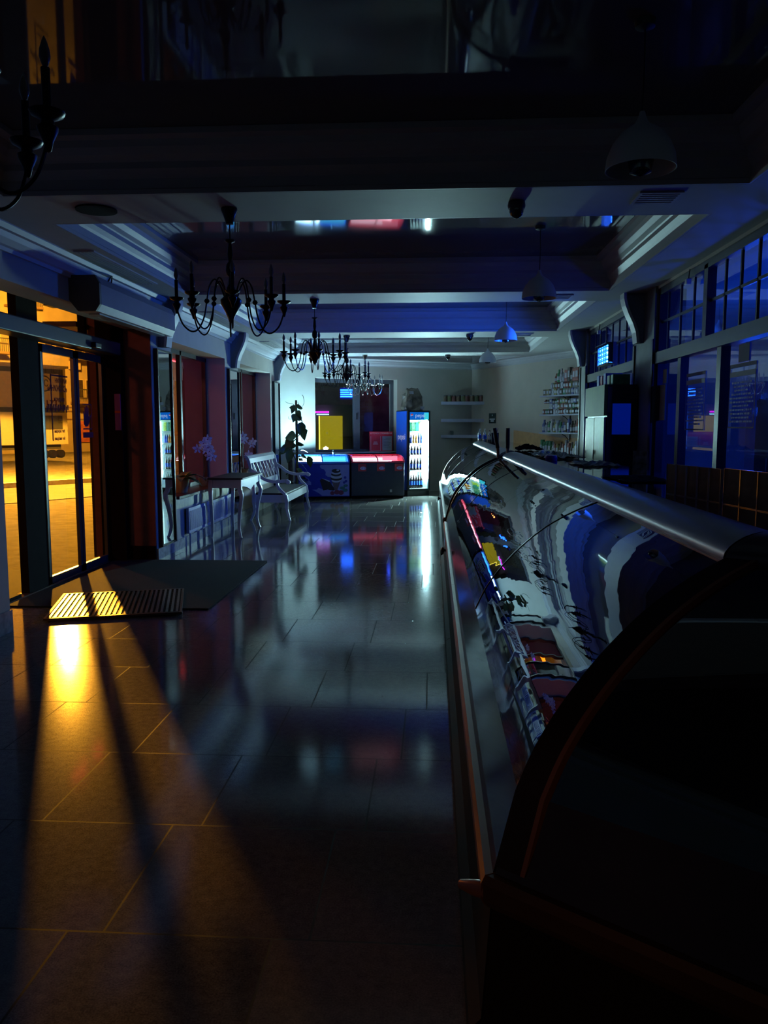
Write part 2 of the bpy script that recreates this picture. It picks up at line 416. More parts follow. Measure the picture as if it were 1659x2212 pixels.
# --- back wall with window
LB = (BC - BL).length
WB0, WB1 = (Vector((-2.69, 18.25)) - BL).length, (Vector((-0.86, 19.20)) - BL).length
rb = root_struct('wall_back', (BL.x, BL.y, 0), AB)
m = MB(); m.box(0, WB0, 0, 0.45, 0, HS); m.box(WB1, LB + 0.3, 0, 0.45, 0, HS); m.box(WB0, WB1, 0, 0.45, 0, 0.96); m.box(WB0, WB1, 0, 0.45, 2.69, HS)
m.build('wall_surface', mat('back_wall_plaster', (0.52, 0.50, 0.43), 0.75, var=0.05, vs=3, bump=0.1, bs=120), rb)
r = root_struct('window_%d' % wn, (BL.x, BL.y, 0), AB); wn += 1
m = MB()
for a, b in ((WB0, WB0 + 0.045), (WB1 - 0.06, WB1), ((WB0 + WB1) / 2 - 0.01, (WB0 + WB1) / 2 + 0.15)): m.box(a, b, 0.20, 0.27, 0.99, 2.69)
m.box(WB0, WB1, 0.20, 0.27, 2.60, 2.69); m.box(WB0, WB1, 0.20, 0.27, 0.99, 1.05)
m.build('window_frame', mat('grey_window_frame', (0.07, 0.075, 0.095), 0.4, var=0.1), r)
m = MB(); m.poly([(WB0, .235, 1), (WB1, .235, 1), (WB1, .235, 2.65), (WB0, .235, 2.65)]); m.build('pane', glass('back_glass', (0.9, 0.92, 0.95), 0.10), r)
m = MB(); m.box(WB0 - 0.05, WB1 + 0.05, -0.06, 0.20, 0.96, 0.99, 0.006); m.build('window_sill', white_paint, r)
m = MB(); m.box((WB0 + WB1) / 2 + 0.055, (WB0 + WB1) / 2 + 0.085, 0.17, 0.20, 1.75, 1.90, 0.004); m.build('window_handle', black, r)
# --- slanted right wall
rs = root_struct('wall_slanted', (BC.x, BC.y, 0), AS); LS = (SE - BC).length
m = MB(); m.box(-0.2, LS, 0, 0.3, 0, HS); m.build('wall_surface', wall_m, rs)
m = MB()   # bare orange-beige patch where the tiling stops
m.poly([(3.0 * 0 + 1.9, -0.004, 0.9), (LS, -0.004, 0.9), (LS, -0.004, 1.30), (3.6, -0.004, 1.36), (2.9, -0.004, 1.43), (1.95, -0.004, 1.50), (1.9, -0.004, 1.50)])
m.build('wall_patch', mat('beige_tile_patch', (0.60, 0.34, 0.14), 0.5, var=0.12, vs=10), rs)
# --- right wall
ZT0, ZT1, ZW = 2.27, 2.39, 3.04
wallbox('wall_right', wall_m,
    (XR, XR + 0.3, -3.2, -2.0, 0, HS), (XR, XR + 0.3, 1.6, 2.4, 0, HS), (XR, XR + 0.3, -2.0, 1.6, 0, 1.0), (XR, XR + 0.3, 2.4, 5.2, 0, 1.0),
    (XR, XR + 0.3, 5.2, 9.0, 0, 1.0), (XR, XR + 0.3, -2.0, 9.0, ZW + 0.03, HS),
    (XR, XR + 0.3, 9.85, 12.85, 0, 1.0), (XR, XR + 0.3, 9.85, 12.85, ZW + 0.03, HS), (XR, 4.4, 13.35, 13.6, 0, HS))
wallbox('pillar_1', mat('grey_pillar_paint', (0.16, 0.17, 0.17), 0.6, var=0.06), (XR - 0.03, XR + 0.3, 9.0, 9.85, 0, HS))
wallbox('pillar_2', MATS['grey_pillar_paint'], (XR - 0.03, XR + 0.3, 12.85, 13.35, 0, HS))
for y0, y1 in ((9.0, 9.85), (12.85, 13.35)):
    m = MB(); m.box(XR - 0.045, XR - 0.0305, y0 - 0.015, y0 + 0.06, 0, HS - 0.56); m.box(XR - 0.045, XR - 0.0305, y1 - 0.06, y1 + 0.015, 0, HS - 0.56)
    struct(m.build('trim_%d' % k, dark_frame)); k += 1
def right_window(y0, y1, lower, upper, grid):
    global wn
    r = root_struct('window_%d' % wn); wn += 1
    x0, x1 = XR + 0.01, XR + 0.09
    m = MB()
    m.box(x0 - 0.03, x1, y0, y1, ZT0, ZT1); m.box(x0, x1, y0, y1, ZW - 0.04, ZW + 0.03); m.box(x0, x1, y0, y1, 1.0, 1.06)
    m.box(x0, x1, y0, y0 + 0.05, 1.0, ZW); m.box(x0, x1, y1 - 0.05, y1, 1.0, ZW)
    for y in lower: m.box(x0, x1, y - 0.05, y + 0.05, 1.0, ZT0)
    for y in upper: m.box(x0, x1, y - 0.05, y + 0.05, ZT1, ZW)
    m.build('window_frame', mat('brown_window_frame', (0.045, 0.036, 0.045), 0.4, var=0.1), r)
    m = MB()
    for y in grid: m.box(x0 + 0.03, x0 + 0.05, y - 0.012, y + 0.012, ZT1, ZW)
    m.box(x0 + 0.03, x0 + 0.05, y0, y1, 2.70, 2.725); m.build('glazing_bars', black, r)
    m = MB(); m.poly([(x0 + 0.04, y0, 1.0), (x0 + 0.04, y1, 1.0), (x0 + 0.04, y1, ZT0), (x0 + 0.04, y0, ZT0)]); m.build('pane', clear_r, r)
    m = MB(); m.poly([(x0 + 0.04, y0, ZT1), (x0 + 0.04, y1, ZT1), (x0 + 0.04, y1, ZW), (x0 + 0.04, y0, ZW)]); m.build('pane', clear_r, r)
right_window(5.3, 9.0, [8.19, 7.08, 5.9], [7.5, 5.9], [8.75, 8.33, 7.92, 7.1, 6.75, 6.4, 6.1])
right_window(9.85, 12.85, [11.3], [], [10.2, 10.6, 11.0, 11.4, 11.8, 12.2, 12.55])
right_window(2.4, 5.2, [3.8], [3.8], [2.9, 3.35, 4.3, 4.75])
# room behind the partition
kit = mat('service_room_wall', (0.62, 0.66, 0.75), 0.8, var=0.15, vs=2)
wallbox('wall_service', kit, (5.0, 5.15, -3.2, 13.6, 0, HS), (XR + 0.3, 5.0, 13.2, 13.349, 0, HS), (XR + 0.3, 5.0, -3.2, -3.0, 0, HS))
wallbox('wall_rear', mat('dark_rear_wall', (0.05, 0.05, 0.055), 0.8, var=0.1), (-4.0, -3.2, -3.3, -3.0, 0, HC), (-0.9, 5.2, -3.3, -3.0, 0, HC), (-3.2, -0.9, -3.3, -3.0, 0, 0.6), (-3.2, -0.9, -3.3, -3.0, 2.6, HC))
r = root_struct('window_%d' % wn); wn += 1
m = MB(); m.box(-3.2, -0.9, -3.2, -3.1, 0.6, 0.66); m.box(-3.2, -0.9, -3.2, -3.1, 2.54, 2.6); m.box(-2.08, -2.02, -3.2, -3.1, 0.66, 2.54); m.build('window_frame', dark_frame, r)
m = MB(); m.poly([(-3.2, -3.15, .6), (-.9, -3.15, .6), (-.9, -3.15, 2.6), (-3.2, -3.15, 2.6)]); m.build('pane', clear, r)
# pale uprights of the service room seen through the glass
for y in (8.4, 10.9):
    m = MB(); m.box(4.85, 4.999, y, y + 0.5, 0, HS); struct(m.build('pillar_%d' % (3 + (y > 9)), kit))

# ================================================================== SLIDING DOOR
d1 = root_struct('door_1')
m = MB()
X0, X1 = XD - 0.04, XD + 0.04
m.box(X0, X1, 7.27, 7.66, 0, 2.96); m.box(X0, X1, 6.05, 6.30, 0, 2.96); m.box(X0, -3.62, 9.17, 9.285, 0, 2.96)
m.box(X0, X1, 6.05, 9.285, 2.90, 2.97); m.box(X0, X1, 6.05, 9.285, 2.46, 2.60)
m.box(X0, X1, 8.72, 8.78, 2.6, 2.96);
m.box(X0, X1, 6.3, 7.12, 0, 0.04); m.build('door_frame', mattblack, d1)
m = MB(); m.poly([(XD, 6.30, 0.04), (XD, 7.27, 0.04), (XD, 7.27, 2.46), (XD, 6.30, 2.46)]); m.build('side_pane', clear, d1)
m = MB(); m.poly([(XD, 6.30, 2.6), (XD, 9.2, 2.6), (XD, 9.2, 2.9), (XD, 6.30, 2.9)]); m.build('transom_pane', clear, d1)
m = MB(); m.box(X0, XD + 0.06, 6.05, 9.2, 0.0, 0.012); m.build('threshold', mat('worn_threshold', (0.22, 0.16, 0.10), 0.4, metal=0.5, var=0.3), d1)
wn_ = 2
for (a, b) in ((7.67, 8.44), (8.46, 9.16)):
    lf = root_struct('door_%d' % wn_, (XD + (0.03 if wn_ == 2 else 0.03), 0, 0)); wn_ += 1
    m = MB(); t = 0.018
    m.box(-t, t, a, a + 0.05, 0.015, 2.40); m.box(-t, t, b - 0.05, b, 0.015, 2.40); m.box(-t, t, a, b, 0.015, 0.09); m.box(-t, t, a, b, 2.32, 2.40)
    m.build('leaf_frame', alu, lf)
    m = MB(); m.poly([(0, a + .05, .09), (0, b - .05, .09), (0, b - .05, 2.32), (0, a + .05, 2.32)]); m.build('pane', clear, lf)
op = thing('door_operator', 'long black automatic drive box across the top of the sliding door', 'door operator', (0, 0, 0))
m = MB(); m.box(-3.825, -3.60, 6.08, 9.15, 2.405, 2.55, 0.012); m.build('drive_housing', mat('operator_housing', (0.035, 0.045, 0.05), 0.4, var=0.1), op)
m = MB(); m.box(-3.60, -3.55, 8.35, 8.50, 2.42, 2.48, 0.01); m.build('motion_sensor', black, op)
# stickers on the glass (read from outside, so mirrored from here)
ink = mat('brown_lettering', (0.10, 0.025, 0.03), 0.7, var=0.1)
st = thing('glass_lettering', 'mirrored brown shop lettering stuck on the left sliding door leaf', 'sticker', (XD + 0.045, 7.88, 0), PI / 2)
for s, z, sz, xx in (('МАГАЗИН', 2.055, 0.062, 0.21), ('«СНІЖИНА»', 1.975, 0.085, 0.13), ('продукти', 1.87, 0.06, 0.16), ('без перерви', 1.545, 0.045, 0.14), ('без вихідних', 1.47, 0.045, 0.14)):
    text('lettering', s, sz, ink, st, (xx, 0, z), (PI / 2, 0, 0), 0.0008, sx=-0.85, bold=0.001)
m = MB()
for i in range(14):
    a = -0.12 + i * 0.035; m.box(a, a + 0.022, -0.001, 0.001, 1.735 + 0.03 * abs(math.sin(i * 1.3)), 1.80 + 0.02 * abs(math.sin(i * 2.1)))
m.box(-0.02, 0.0, -0.001, 0.001, 1.45, 2.12); m.box(-0.02, 0.36, -0.001, 0.001, 2.10, 2.115)
m.build('printed_ornament', ink, st)
sk = thing('hand_sticker', 'square red warning hand sticker on the right sliding door leaf', 'sticker', (XD + 0.045, 8.55, 0), PI / 2)
m = MB(); m.box(0.03, 0.26, -0.001, 0.001, 1.56, 1.575); m.box(0.03, 0.26, -0.001, 0.001, 1.83, 1.84); m.box(0.25, 0.26, -0.001, 0.001, 1.56, 1.84); m.box(0.02, 0.28, -0.001, 0.001, 1.47, 1.53)
m.build('sticker_border', mat('red_sticker', (0.42, 0.05, 0.06), 0.6, var=0.1), sk)
m = MB(); m.prism([(0.05, 1.62), (0.09, 1.59), (0.16, 1.6), (0.20, 1.66), (0.24, 1.71), (0.22, 1.73), (0.18, 1.70), (0.18, 1.80), (0.155, 1.80), (0.15, 1.73), (0.145, 1.82), (0.12, 1.82), (0.115, 1.73), (0.105, 1.81), (0.08, 1.80), (0.08, 1.72), (0.06, 1.76), (0.045, 1.75)], -0.001, 0.001, 'y')
m.build('hand_symbol', MATS['red_sticker'], sk)
ps = thing('purple_notice', 'plain purple notice on the dark jamb right of the sliding door', 'notice', (-3.70, 9.165, 1.55), 0)
m = MB(); m.box(0, 0.07, -0.006, 0.004, 0, 0.42); m.build('notice_sheet', mat('purple_sheet', (0.22, 0.08, 0.34), 0.7, var=0.05), ps)
m = MB(); m.box(0, 0.07, -0.008, -0.0065, 0.20, 0.225); m.build('orange_band', mat('orange_band', (0.5, 0.1, 0.03), 0.7, var=0.05), ps)
# air curtain
ac = thing('air_curtain', 'long grey air curtain heater mounted above the sliding door', 'air curtain', (0, 0, 0))
m = MB(); m.prism([(-3.30, 2.74), (-3.30, 2.95), (-3.06, 2.95), (-3.02, 2.88), (-3.02, 2.70), (-3.06, 2.64), (-3.22, 2.64)], 7.25, 9.35, 'y')
m.build('casing', mat('grey_casing', (0.22, 0.22, 0.30), 0.4, var=0.05), ac)
m = MB(); m.box(-3.20, -3.10, 7.4, 9.2, 2.628, 2.64); m.build('outlet_grille', mat('pale_grille', (0.5, 0.55, 0.52), 0.3, metal=0.6, var=0.1), ac)
m = MB(); m.prism([(-3.30, 2.735), (-3.30, 2.955), (-3.055, 2.955), (-3.015, 2.885), (-3.015, 2.695), (-3.055, 2.635), (-3.22, 2.635)], 7.21, 7.25, 'y')
m.build('end_cap', mat('dark_end_cap', (0.06, 0.055, 0.05), 0.5, var=0.1), ac)
m = MB(); m.tube(spline([(-3.15, 7.7, 2.95), (-3.13, 7.75, 3.02), (-3.17, 7.9, 3.06), (-3.2, 7.95, 3.0), (-3.22, 8.0, 2.955)]), 0.008); m.build('power_cable', black, ac)

# mats
mt_ = MB(); mt_.box(-3.78, -1.95, 6.74, 9.24, 0.001, 0.014, 0.004)
tag(mt_.build('door_mat', mat('black_carpet_mat', (0.005, 0.0045, 0.004), 0.95, var=0.3, vs=40, bump=0.5, bs=200)), 'large black entrance mat on the tiles in front of the sliding door', 'mat')
rm = thing('rubber_mat', 'brown rubber honeycomb scraper mat overlapping the large black mat', 'mat', (-3.17, 6.21, 0.015), math.atan2(0.31, 1.05))
m = MB(); nx, ny = 26, 26; Lx, Ly = 1.10, 1.02
m.box(0, Lx, 0, 0.025, 0, 0.018); m.box(0, Lx, Ly - 0.025, Ly, 0, 0.018); m.box(0, 0.02, 0.025, Ly - 0.025, 0, 0.018); m.box(Lx - 0.02, Lx, 0.025, Ly - 0.025, 0, 0.018)
m.build('mat_rim', mat('brown_rubber', (0.10, 0.065, 0.035), 0.5, var=0.1), rm)
m = MB()
for i in range(1, nx): m.box(i * Lx / nx - 0.010, i * Lx / nx + 0.010, 0.025, Ly - 0.025, 0.002, 0.020)
for j in range(1, ny): m.box(0.02, Lx - 0.02, j * Ly / ny - 0.005, j * Ly / ny + 0.005, 0.001, 0.010)
m.build('honeycomb_mesh', mat('tan_rubber', (0.19, 0.14, 0.08), 0.35, var=0.2), rm)

# ================================================================== DISPLAY COUNTER
rail_m = mat('copper_rail', (0.34, 0.19, 0.13), 0.35, metal=0.5, var=0.08)
panel_m = mat('dark_gloss_panel', (0.035, 0.035, 0.05), 0.07, spec=0.9, var=0.1)
tube_m = mat('grey_anodised_rail', (0.20, 0.20, 0.24), 0.33, metal=0.75, var=0.05)
case_glass = glass('case_glass', (0.16, 0.17, 0.19), 0.22, 0.0, 4.0, wob=0.04)
top_m = mat('black_granite_top', (0.012, 0.012, 0.02), 0.05, spec=1.0, var=0.2)
inner_m = mat('dark_case_interior', (0.015, 0.015, 0.017), 0.7, var=0.1)
GP = spline([(0.215, 0.70, 0), (0.262, 0.80, 0), (0.33, 0.90, 0), (0.43, 1.01, 0), (0.55, 1.11, 0), (0.68, 1.185, 0), (0.80, 1.235, 0)], 4)
GP = [(p.x, p.y) for p in GP]
def mitre(p): return 1.88 + (p[0] - 0.15) * 0.5
DX, DY = 0.8, -0.6
def shell(ofs):   # glass profile pushed outward
    out = []
    for i, p in enumerate(GP):
        a = Vector(GP[max(0, i - 1)]); b = Vector(GP[min(len(GP) - 1, i + 1)]); t = (b - a).normalized(); out.append((p[0] - t.y * ofs, p[1] + t.x * ofs))
    return out
ell = [(0.885 + 0.095 * math.cos(a), 1.262 + 0.042 * math.sin(a) + 0.018 * math.cos(a)) for a in [2 * PI * i / 20 for i in range(20)]]
def case_unit(lab, y0, y1, panes, ends=(False, False), rz=0, loc=(0, 0, 0), ax='y', top=True):
    r = thing('display_case', lab, 'display case', (0, 0, 0))
    conv = (lambda p, t: (p[0], t, p[1])) if ax == 'y' else (lambda p, t: (p[0] + t * DX, mitre(p) + t * DY, p[1]))
    def pr(pts, a, b, nm, mt, sm=False):
        m = MB(); A = [m.bm.verts.new(conv(p, a(p) if callable(a) else a)) for p in pts]; B = [m.bm.verts.new(conv(p, b(p) if callable(b) else b)) for p in pts]
        n = len(pts)
        for i in range(n): m.bm.faces.new([A[i], A[(i + 1) % n], B[(i + 1) % n], B[i]])
        m.bm.faces.new(A[::-1]); m.bm.faces.new(B); return m.build(nm, mt, r, sm)
    pr([(0.10, 0), (0.10, 0.10), (0.13, 0.12), (0.15, 0.419), (1.50, 0.419), (1.50, 0)], y0, y1, 'base', mat('dark_plinth', (0.010, 0.010, 0.012), 0.7, var=0.1, spec=0.15))
    pr([(0.135, 0.42), (0.125, 0.44), (0.125, 0.48), (0.135, 0.50), (0.17, 0.50), (0.17, 0.42)], y0, y1, 'bumper_rail', rail_m if ax == 'y' else mat('shaded_rail', (0.05, 0.03, 0.02), 0.5, var=0.1))  # corner rail has shade put into its colour, a darkened copper rail
    pr([(0.155, 0.501), (0.215, 0.70), (0.235, 0.70), (0.18, 0.501)], y0, y1, 'front_panel', panel_m)
    pr([(0.24, 0.64), (0.24, 0.70), (1.44, 0.74), (1.44, 0.64)], y0, y1, 'deck', inner_m)
    pr([(1.44, 0.42), (1.44, 1.255), (1.50, 1.255), (1.50, 0.42)], y0, y1, 'back_panel', inner_m)
    pr(ell, y0, y1, 'top_rail', tube_m, True)
    pr([(0.97, 1.262), (0.97, 1.292), (1.50, 1.292), (1.50, 1.262)], y0, y1, 'worktop', top_m)
    for a, b in zip(panes, panes[1:]):
        m = MB(); m.strip(GP, a, b, conv); m.build('curved_glass', case_glass, r, True)
    for a in panes[1:-1]:
        m = MB(); o = shell(0.003); i_ = shell(-0.006)[::-1]; m2 = o + i_
        A = [m.bm.verts.new(conv(p, a - 0.006)) for p in m2]; B = [m.bm.verts.new(conv(p, a + 0.006)) for p in m2]
        for i in range(len(m2)): m.bm.faces.new([A[i], A[(i + 1) % len(m2)], B[(i + 1) % len(m2)], B[i]])
        m.bm.faces.new(A); m.bm.faces.new(B); m.build('glass_seam', black, r)
    prof = [(0.10, 0), (0.13, 0.12), (0.15, 0.42), (0.155, 0.5)] + shell(0.006) + [(0.97, 1.285), (1.50, 1.285), (1.50, 0)]
    if ends[0]: pr(prof, y0, (y0 + 0.04), 'end_panel', black)
    if ends[1]: pr(prof, (y1 - 0.04), y1, 'end_panel', black)
    return r
def mit2(p): return 0.15 + (p[0] - 0.15)
case_unit('curved glass display case running along the aisle, nearest the camera', mitre, 5.5, [mitre, 3.9, 5.5])
case_unit('curved glass display case in the middle of the counter, before the dark upright gap', 5.505, 9.2, [5.505, 7.15, 9.16], (False, True))
case_unit('farthest curved glass display case beside the lit drinks fridge', 9.62, 16.0, [9.66, 11.3, 12.9, 14.5, 15.96], (True, True))
cu = case_unit('black unlit corner display case at the lower right', 0.006, 1.7, [0.09, 1.7], (False, False), ax='x')
# mitre trims on the corner case
def mit_strip(nm, mt, w0, w1, o0, o1):
    m = MB(); a = [(0.155, 0.52)] + shell(o1); b = [(0.155, 0.52)] + shell(o0)
    prof = a + b[::-1]
    A = [m.bm.verts.new((p[0] + w0 * DX, mitre(p) + w0 * DY, p[1])) for p in prof]; B = [m.bm.verts.new((p[0] + w1 * DX, mitre(p) + w1 * DY, p[1])) for p in prof]
    for i in range(len(prof)): m.bm.faces.new([A[i], A[(i + 1) % len(prof)], B[(i + 1) % len(prof)], B[i]])
    m.bm.faces.new(A); m.bm.faces.new(B); m.build(nm, mt, cu)
mit_strip('corner_frame', black, 0.005, 0.075, -0.01, 0.012)
mit_strip('corner_trim', rail_m, 0.076, 0.088, -0.01, 0.014)
m = MB(); m.tube([(0.16, 1.875, 0.455), (0.11, 1.90, 0.45), (0.078, 1.93, 0.44)], [0.026, 0.020, 0.012], 8); m.build('corner_bumper', rail_m, cu, True)
# low partition between the cases
m = MB(); m.prism([(0.12, 0), (0.16, 0.45), (0.24, 0.72), (0.40, 0.97), (0.62, 1.13), (0.85, 1.22), (1.48, 1.22), (1.48, 0)], 9.21, 9.61, 'y')
tag(m.build('case_filler', panel_m), 'dark filler panel between the middle and the farthest display case', 'panel')
# uprights in the gap
for i, (x, dx, t) in enumerate(((0.77, -0.05, 'black rubber-topped upright left of the pair in the counter gap'), (0.865, 0.0, 'black rubber-topped upright right of the pair in the counter gap'))):
    r = thing('lid_handle', t, 'upright', (x, 9.5 - i * 0.12, 1.22))
    m = MB(); m.tube([(0, 0, 0), (dx * 0.2, 0, 0.13)], 0.018, 8); m.build('stem', rail_m, r, True)
    m = MB(); m.tube([(dx * 0.2, 0, 0.12), (dx * 0.6, 0, 0.24), (dx, 0, 0.355)], [0.022, 0.024, 0.022], 10); m.build('grip', black, r, True)
# small knobs
for i, (yy, t) in enumerate(((7.3, 'small black round knob on the bumper rail of the middle display case'), (12.6, 'small black round knob on the bumper rail of the farthest display case'))):
    m = MB(); m.lathe([(0.0, 0), (0.012, 0.0), (0.012, 0.015), (0.028, 0.02), (0.03, 0.035), (0.018, 0.045), (0, 0.047)], n=12, M=Matrix.Rotation(-PI / 2, 4, 'Y'))
    o = m.build('knob', black, None, True, loc=(0.1245, yy, 0.46)); tag(o, t, 'knob')
# price card holders on the worktop
acr = mat('acrylic_card', (0.075, 0.060, 0.072), 0.6, spec=0.25, var=0.35, vs=18)
acr2 = mat('pale_acrylic_card', (0.085, 0.095, 0.10), 0.6, spec=0.25, var=0.35, vs=18)
edge_m = mat('acrylic_edge', (0.45, 0.45, 0.5), 0.1, spec=0.9, var=0.1)
def card(i, x, y, w_, h_, mt, label, rz):
    r = thing('card_holder', label, 'card holder', (x, y, 1.2925), rz)
    m = MB(); m.box(0.003, w_ - 0.003, -0.003, 0.003, 0.003, h_); m.build('card', mt, r)
    m = MB(); m.box(0, 0.003, -0.005, 0.005, 0, h_ + 0.002); m.box(w_ - 0.003, w_, -0.005, 0.005, 0, h_ + 0.002); m.box(0.003, w_ - 0.003, -0.004, 0.03, 0, 0.003); m.box(0.003, w_ - 0.003, -0.004, 0.004, h_, h_ + 0.002)
    m.build('acrylic_frame', edge_m, r)
ords = ['leftmost of the row', 'second from the left in the row', 'third from the left in the row', 'fourth from the left in the row', 'fifth from the left, before the gap', 'sixth from the left, after the gap', 'seventh from the left in the row', 'eighth and last at the picture edge']
yy = 3.72; xx = 1.07
for i in range(8):
    wd = 0.085 if i < 5 else 0.115
    if i == 5: yy -= 0.02
    card(i, xx, yy, wd, 0.135 if i < 5 else 0.14, acr if i < 5 else acr2, ('reddish' if i < 5 else 'greyish') + ' acrylic price card on the counter, ' + ords[i], -PI / 2 + 0.18)
    yy -= wd + 0.009; xx += 0.0165
card(9, 1.30, 5.30, 0.09, 0.145, mat('shiny_pack', (0.35, 0.35, 0.5), 0.15, spec=0.9, var=0.8, vs=25), 'single shiny card stand alone on the counter, left of the row', -0.35)
# things lying on the worktop
def crumple(name, cx, cy, lx, ly, hz, z, mt, seed, lab, cat, rz=0):
    rnd = random.Random(seed); m = MB(); nx_, ny_ = 14, 14
    V = {}
    for i in range(nx_ + 1):
        for j in range(ny_ + 1):
            u, v = i / nx_ * 2 - 1, j / ny_ * 2 - 1; e = max(abs(u), abs(v))
            rr = 1 - 0.25 * rnd.random()
            V[i, j] = m.bm.verts.new((u * lx * (rr if e > .9 else 1), v * ly * (rr if e > .9 else 1), 0.004 + hz * (1 - e ** 2) * rnd.random() + hz * 0.3 * rnd.random()))
    for i in range(nx_):
        for j in range(ny_): m.bm.faces.new([V[i, j], V[i + 1, j], V[i + 1, j + 1], V[i, j + 1]])
    g = m.bm.faces[:]; bmesh.ops.solidify(m.bm, geom=g, thickness=0.003)
    return tag(m.build(name, mt, None, False, loc=(cx, cy, z), rz=rz), lab, cat)
foil = mat('dark_plastic_bag', (0.03, 0.028, 0.04), 0.3, spec=0.8, var=0.3)
crumple('plastic_bag', 1.22, 8.15, 0.20, 0.75, 0.05, 1.2925, foil, 1, 'crumpled dark plastic bags spread over the middle of the counter top', 'bag')
crumple('plastic_bag', 1.28, 6.45, 0.17, 0.35, 0.03, 1.2925, foil, 5, 'smaller crumpled dark bag on the counter, nearer the camera than the large spread', 'bag')
crumple('cloth', 1.18, 4.7, 0.16, 0.33, 0.012, 1.2925, mat('black_cloth', (0.006, 0.006, 0.007), 0.95, var=0.3), 2, 'flat black cloth on the counter beside the single card stand', 'cloth')
crumple('plastic_bag', 1.20, 10.2, 0.17, 0.25, 0.07, 1.2925, mattblack, 4, 'black bag heaped on the farthest case beside the two uprights', 'bag')
m = MB(); m.lathe([(0, 0), (0.05, 0), (0.055, 0.02), (0.045, 0.045), (0, 0.05)], n=14)
tag(m.build('saucer', mat('blue_plastic', (0.05, 0.06, 0.5), 0.3, var=0.1), None, True, loc=(1.06, 7.25, 1.2925)), 'small round blue saucer on the counter beside the dark bags', 'saucer')
def bottle(name, loc, h_, r_, body, label_m, cap, lab, cat='bottle', group=None, parts=True):
    r = thing(name, lab, cat, loc, 0, group)
    m = MB(); m.lathe([(0, 0), (r_ * .9, 0), (r_, .03 * h_), (r_, .55 * h_), (r_ * .9, .66 * h_), (r_ * .38, .84 * h_), (r_ * .34, .95 * h_), (0, .95 * h_)], n=12); m.build('bottle_body', body, r, True)
    m = MB(); m.lathe([(r_ * 1.02, .22 * h_), (r_ * 1.02, .50 * h_)], n=12)
    m.build('bottle_label', label_m, r, True)
    m = MB(); m.lathe([(0, .92 * h_), (r_ * .42, .92 * h_), (r_ * .42, h_), (0, h_)], n=10); m.build('cap', cap, r, True)
    return r
cola = mat('cola', (0.02, 0.012, 0.012), 0.12, spec=0.8, var=0.1); bluel = mat('blue_label', (0.02, 0.09, 0.55), 0.4, var=0.15)
whitep = mat('white_plastic', (0.75, 0.75, 0.75), 0.35, var=0.03)
silver_b = mat('silver_can', (0.5, 0.55, 0.6), 0.15, metal=0.9, var=0.4, vs=30)
bottle('bottle', (0.90, 15.55, 1.305), 0.24, 0.035, chrome, bluel, whitep, 'tall silver spray bottle at the far end of the counter, leftmost')
bottle('bottle', (0.99, 15.45, 1.295), 0.25, 0.038, silver_b, bluel, whitep, 'silver and blue bottle second from the left at the far counter end')
bottle('bottle', (1.08, 15.4, 1.293), 0.22, 0.035, chrome, whitep, black, 'white-labelled bottle beside the black cup at the far counter end')
r = thing('pen_cup', 'square black cup with pens at the far end of the counter', 'cup', (1.17, 15.3, 1.2925))
m = MB(); m.box(-0.07, 0.07, -0.06, 0.06, 0, 0.18, 0.008); m.build('cup_body', black, r)
for a, b in ((-0.02, 0.03), (0.03, -0.01), (0.0, 0.0)):
    m = MB(); m.tube([(a, b, 0.17), (a * 2, b, 0.26)], 0.005, 6); m.build('pen', chrome, r)

# ================================================================== DRINKS FRIDGE
fr = thing('drinks_fridge', 'tall blue-sided drinks fridge with a brightly lit glass door at the back', 'fridge', (-0.57, 18.15, 0), AB)
FW, FD, FH = 0.57, 0.62, 1.95
blue_side = mat('blue_side_vinyl', (0.01, 0.10, 0.60), 0.4, var=0.05)
bk = mat('fridge_black', (0.015, 0.02, 0.022), 0.35, var=0.1)
wi = mat('fridge_white_interior', (0.80, 0.86, 0.86), 0.4, var=0.02)
m = MB(); m.box(0, 0.03, 0.05, FD, 0.12, FH); m.box(FW - 0.03, FW, 0.05, FD, 0.12, FH); m.box(0.03, FW - 0.03, FD - 0.03, FD, 0.12, FH); m.box(0.03, FW - 0.03, 0.05, FD - 0.03, FH - 0.04, FH); m.box(0.03, FW - 0.03, 0.05, FD - 0.03, 0.12, 0.16)
m.build('cabinet', bk, fr)
m = MB(); m.box(-0.004, -0.0005, 0.06, FD - 0.01, 0.14, FH - 0.02); m.build('side_vinyl', blue_side, fr)
m = MB(); m.box(FW + 0.0005, FW + 0.004, 0.06, FD - 0.01, 0.14, FH - 0.02); m.build('side_vinyl', blue_side, fr)
m = MB(); m.box(0.031, 0.036, 0.06, FD - 0.035, 0.17, 1.74); m.box(FW - 0.036, FW - 0.031, 0.06, FD - 0.035, 0.17, 1.74); m.box(0.036, FW - 0.036, FD - 0.037, FD - 0.032, 0.17, 1.74); m.box(0.036, FW - 0.036, 0.06, FD - 0.037, 1.735, 1.74); m.box(0.036, FW - 0.036, 0.06, FD - 0.037, 0.162, 0.168)
m.build('liner', wi, fr)
m = MB(); m.box(0.01, FW - 0.01, 0.03, FD, 0, 0.119); m.build('motor_base', bk, fr)
m = MB(); m.box(0, 0.05, 0.0, 0.049, 0.125, FH - 0.005); m.box(FW - 0.04, FW, 0.0, 0.049, 0.125, FH - 0.005); m.box(0.05, FW - 0.04, 0.0, 0.049, 0.125, 0.16); m.box(0.05, FW - 0.04, 0.0, 0.049, FH - 0.04, FH - 0.005); m.box(0.05, FW - 0.04, 0.0, 0.049, 1.735, 1.745)
dr = m.build('door', bk, fr)
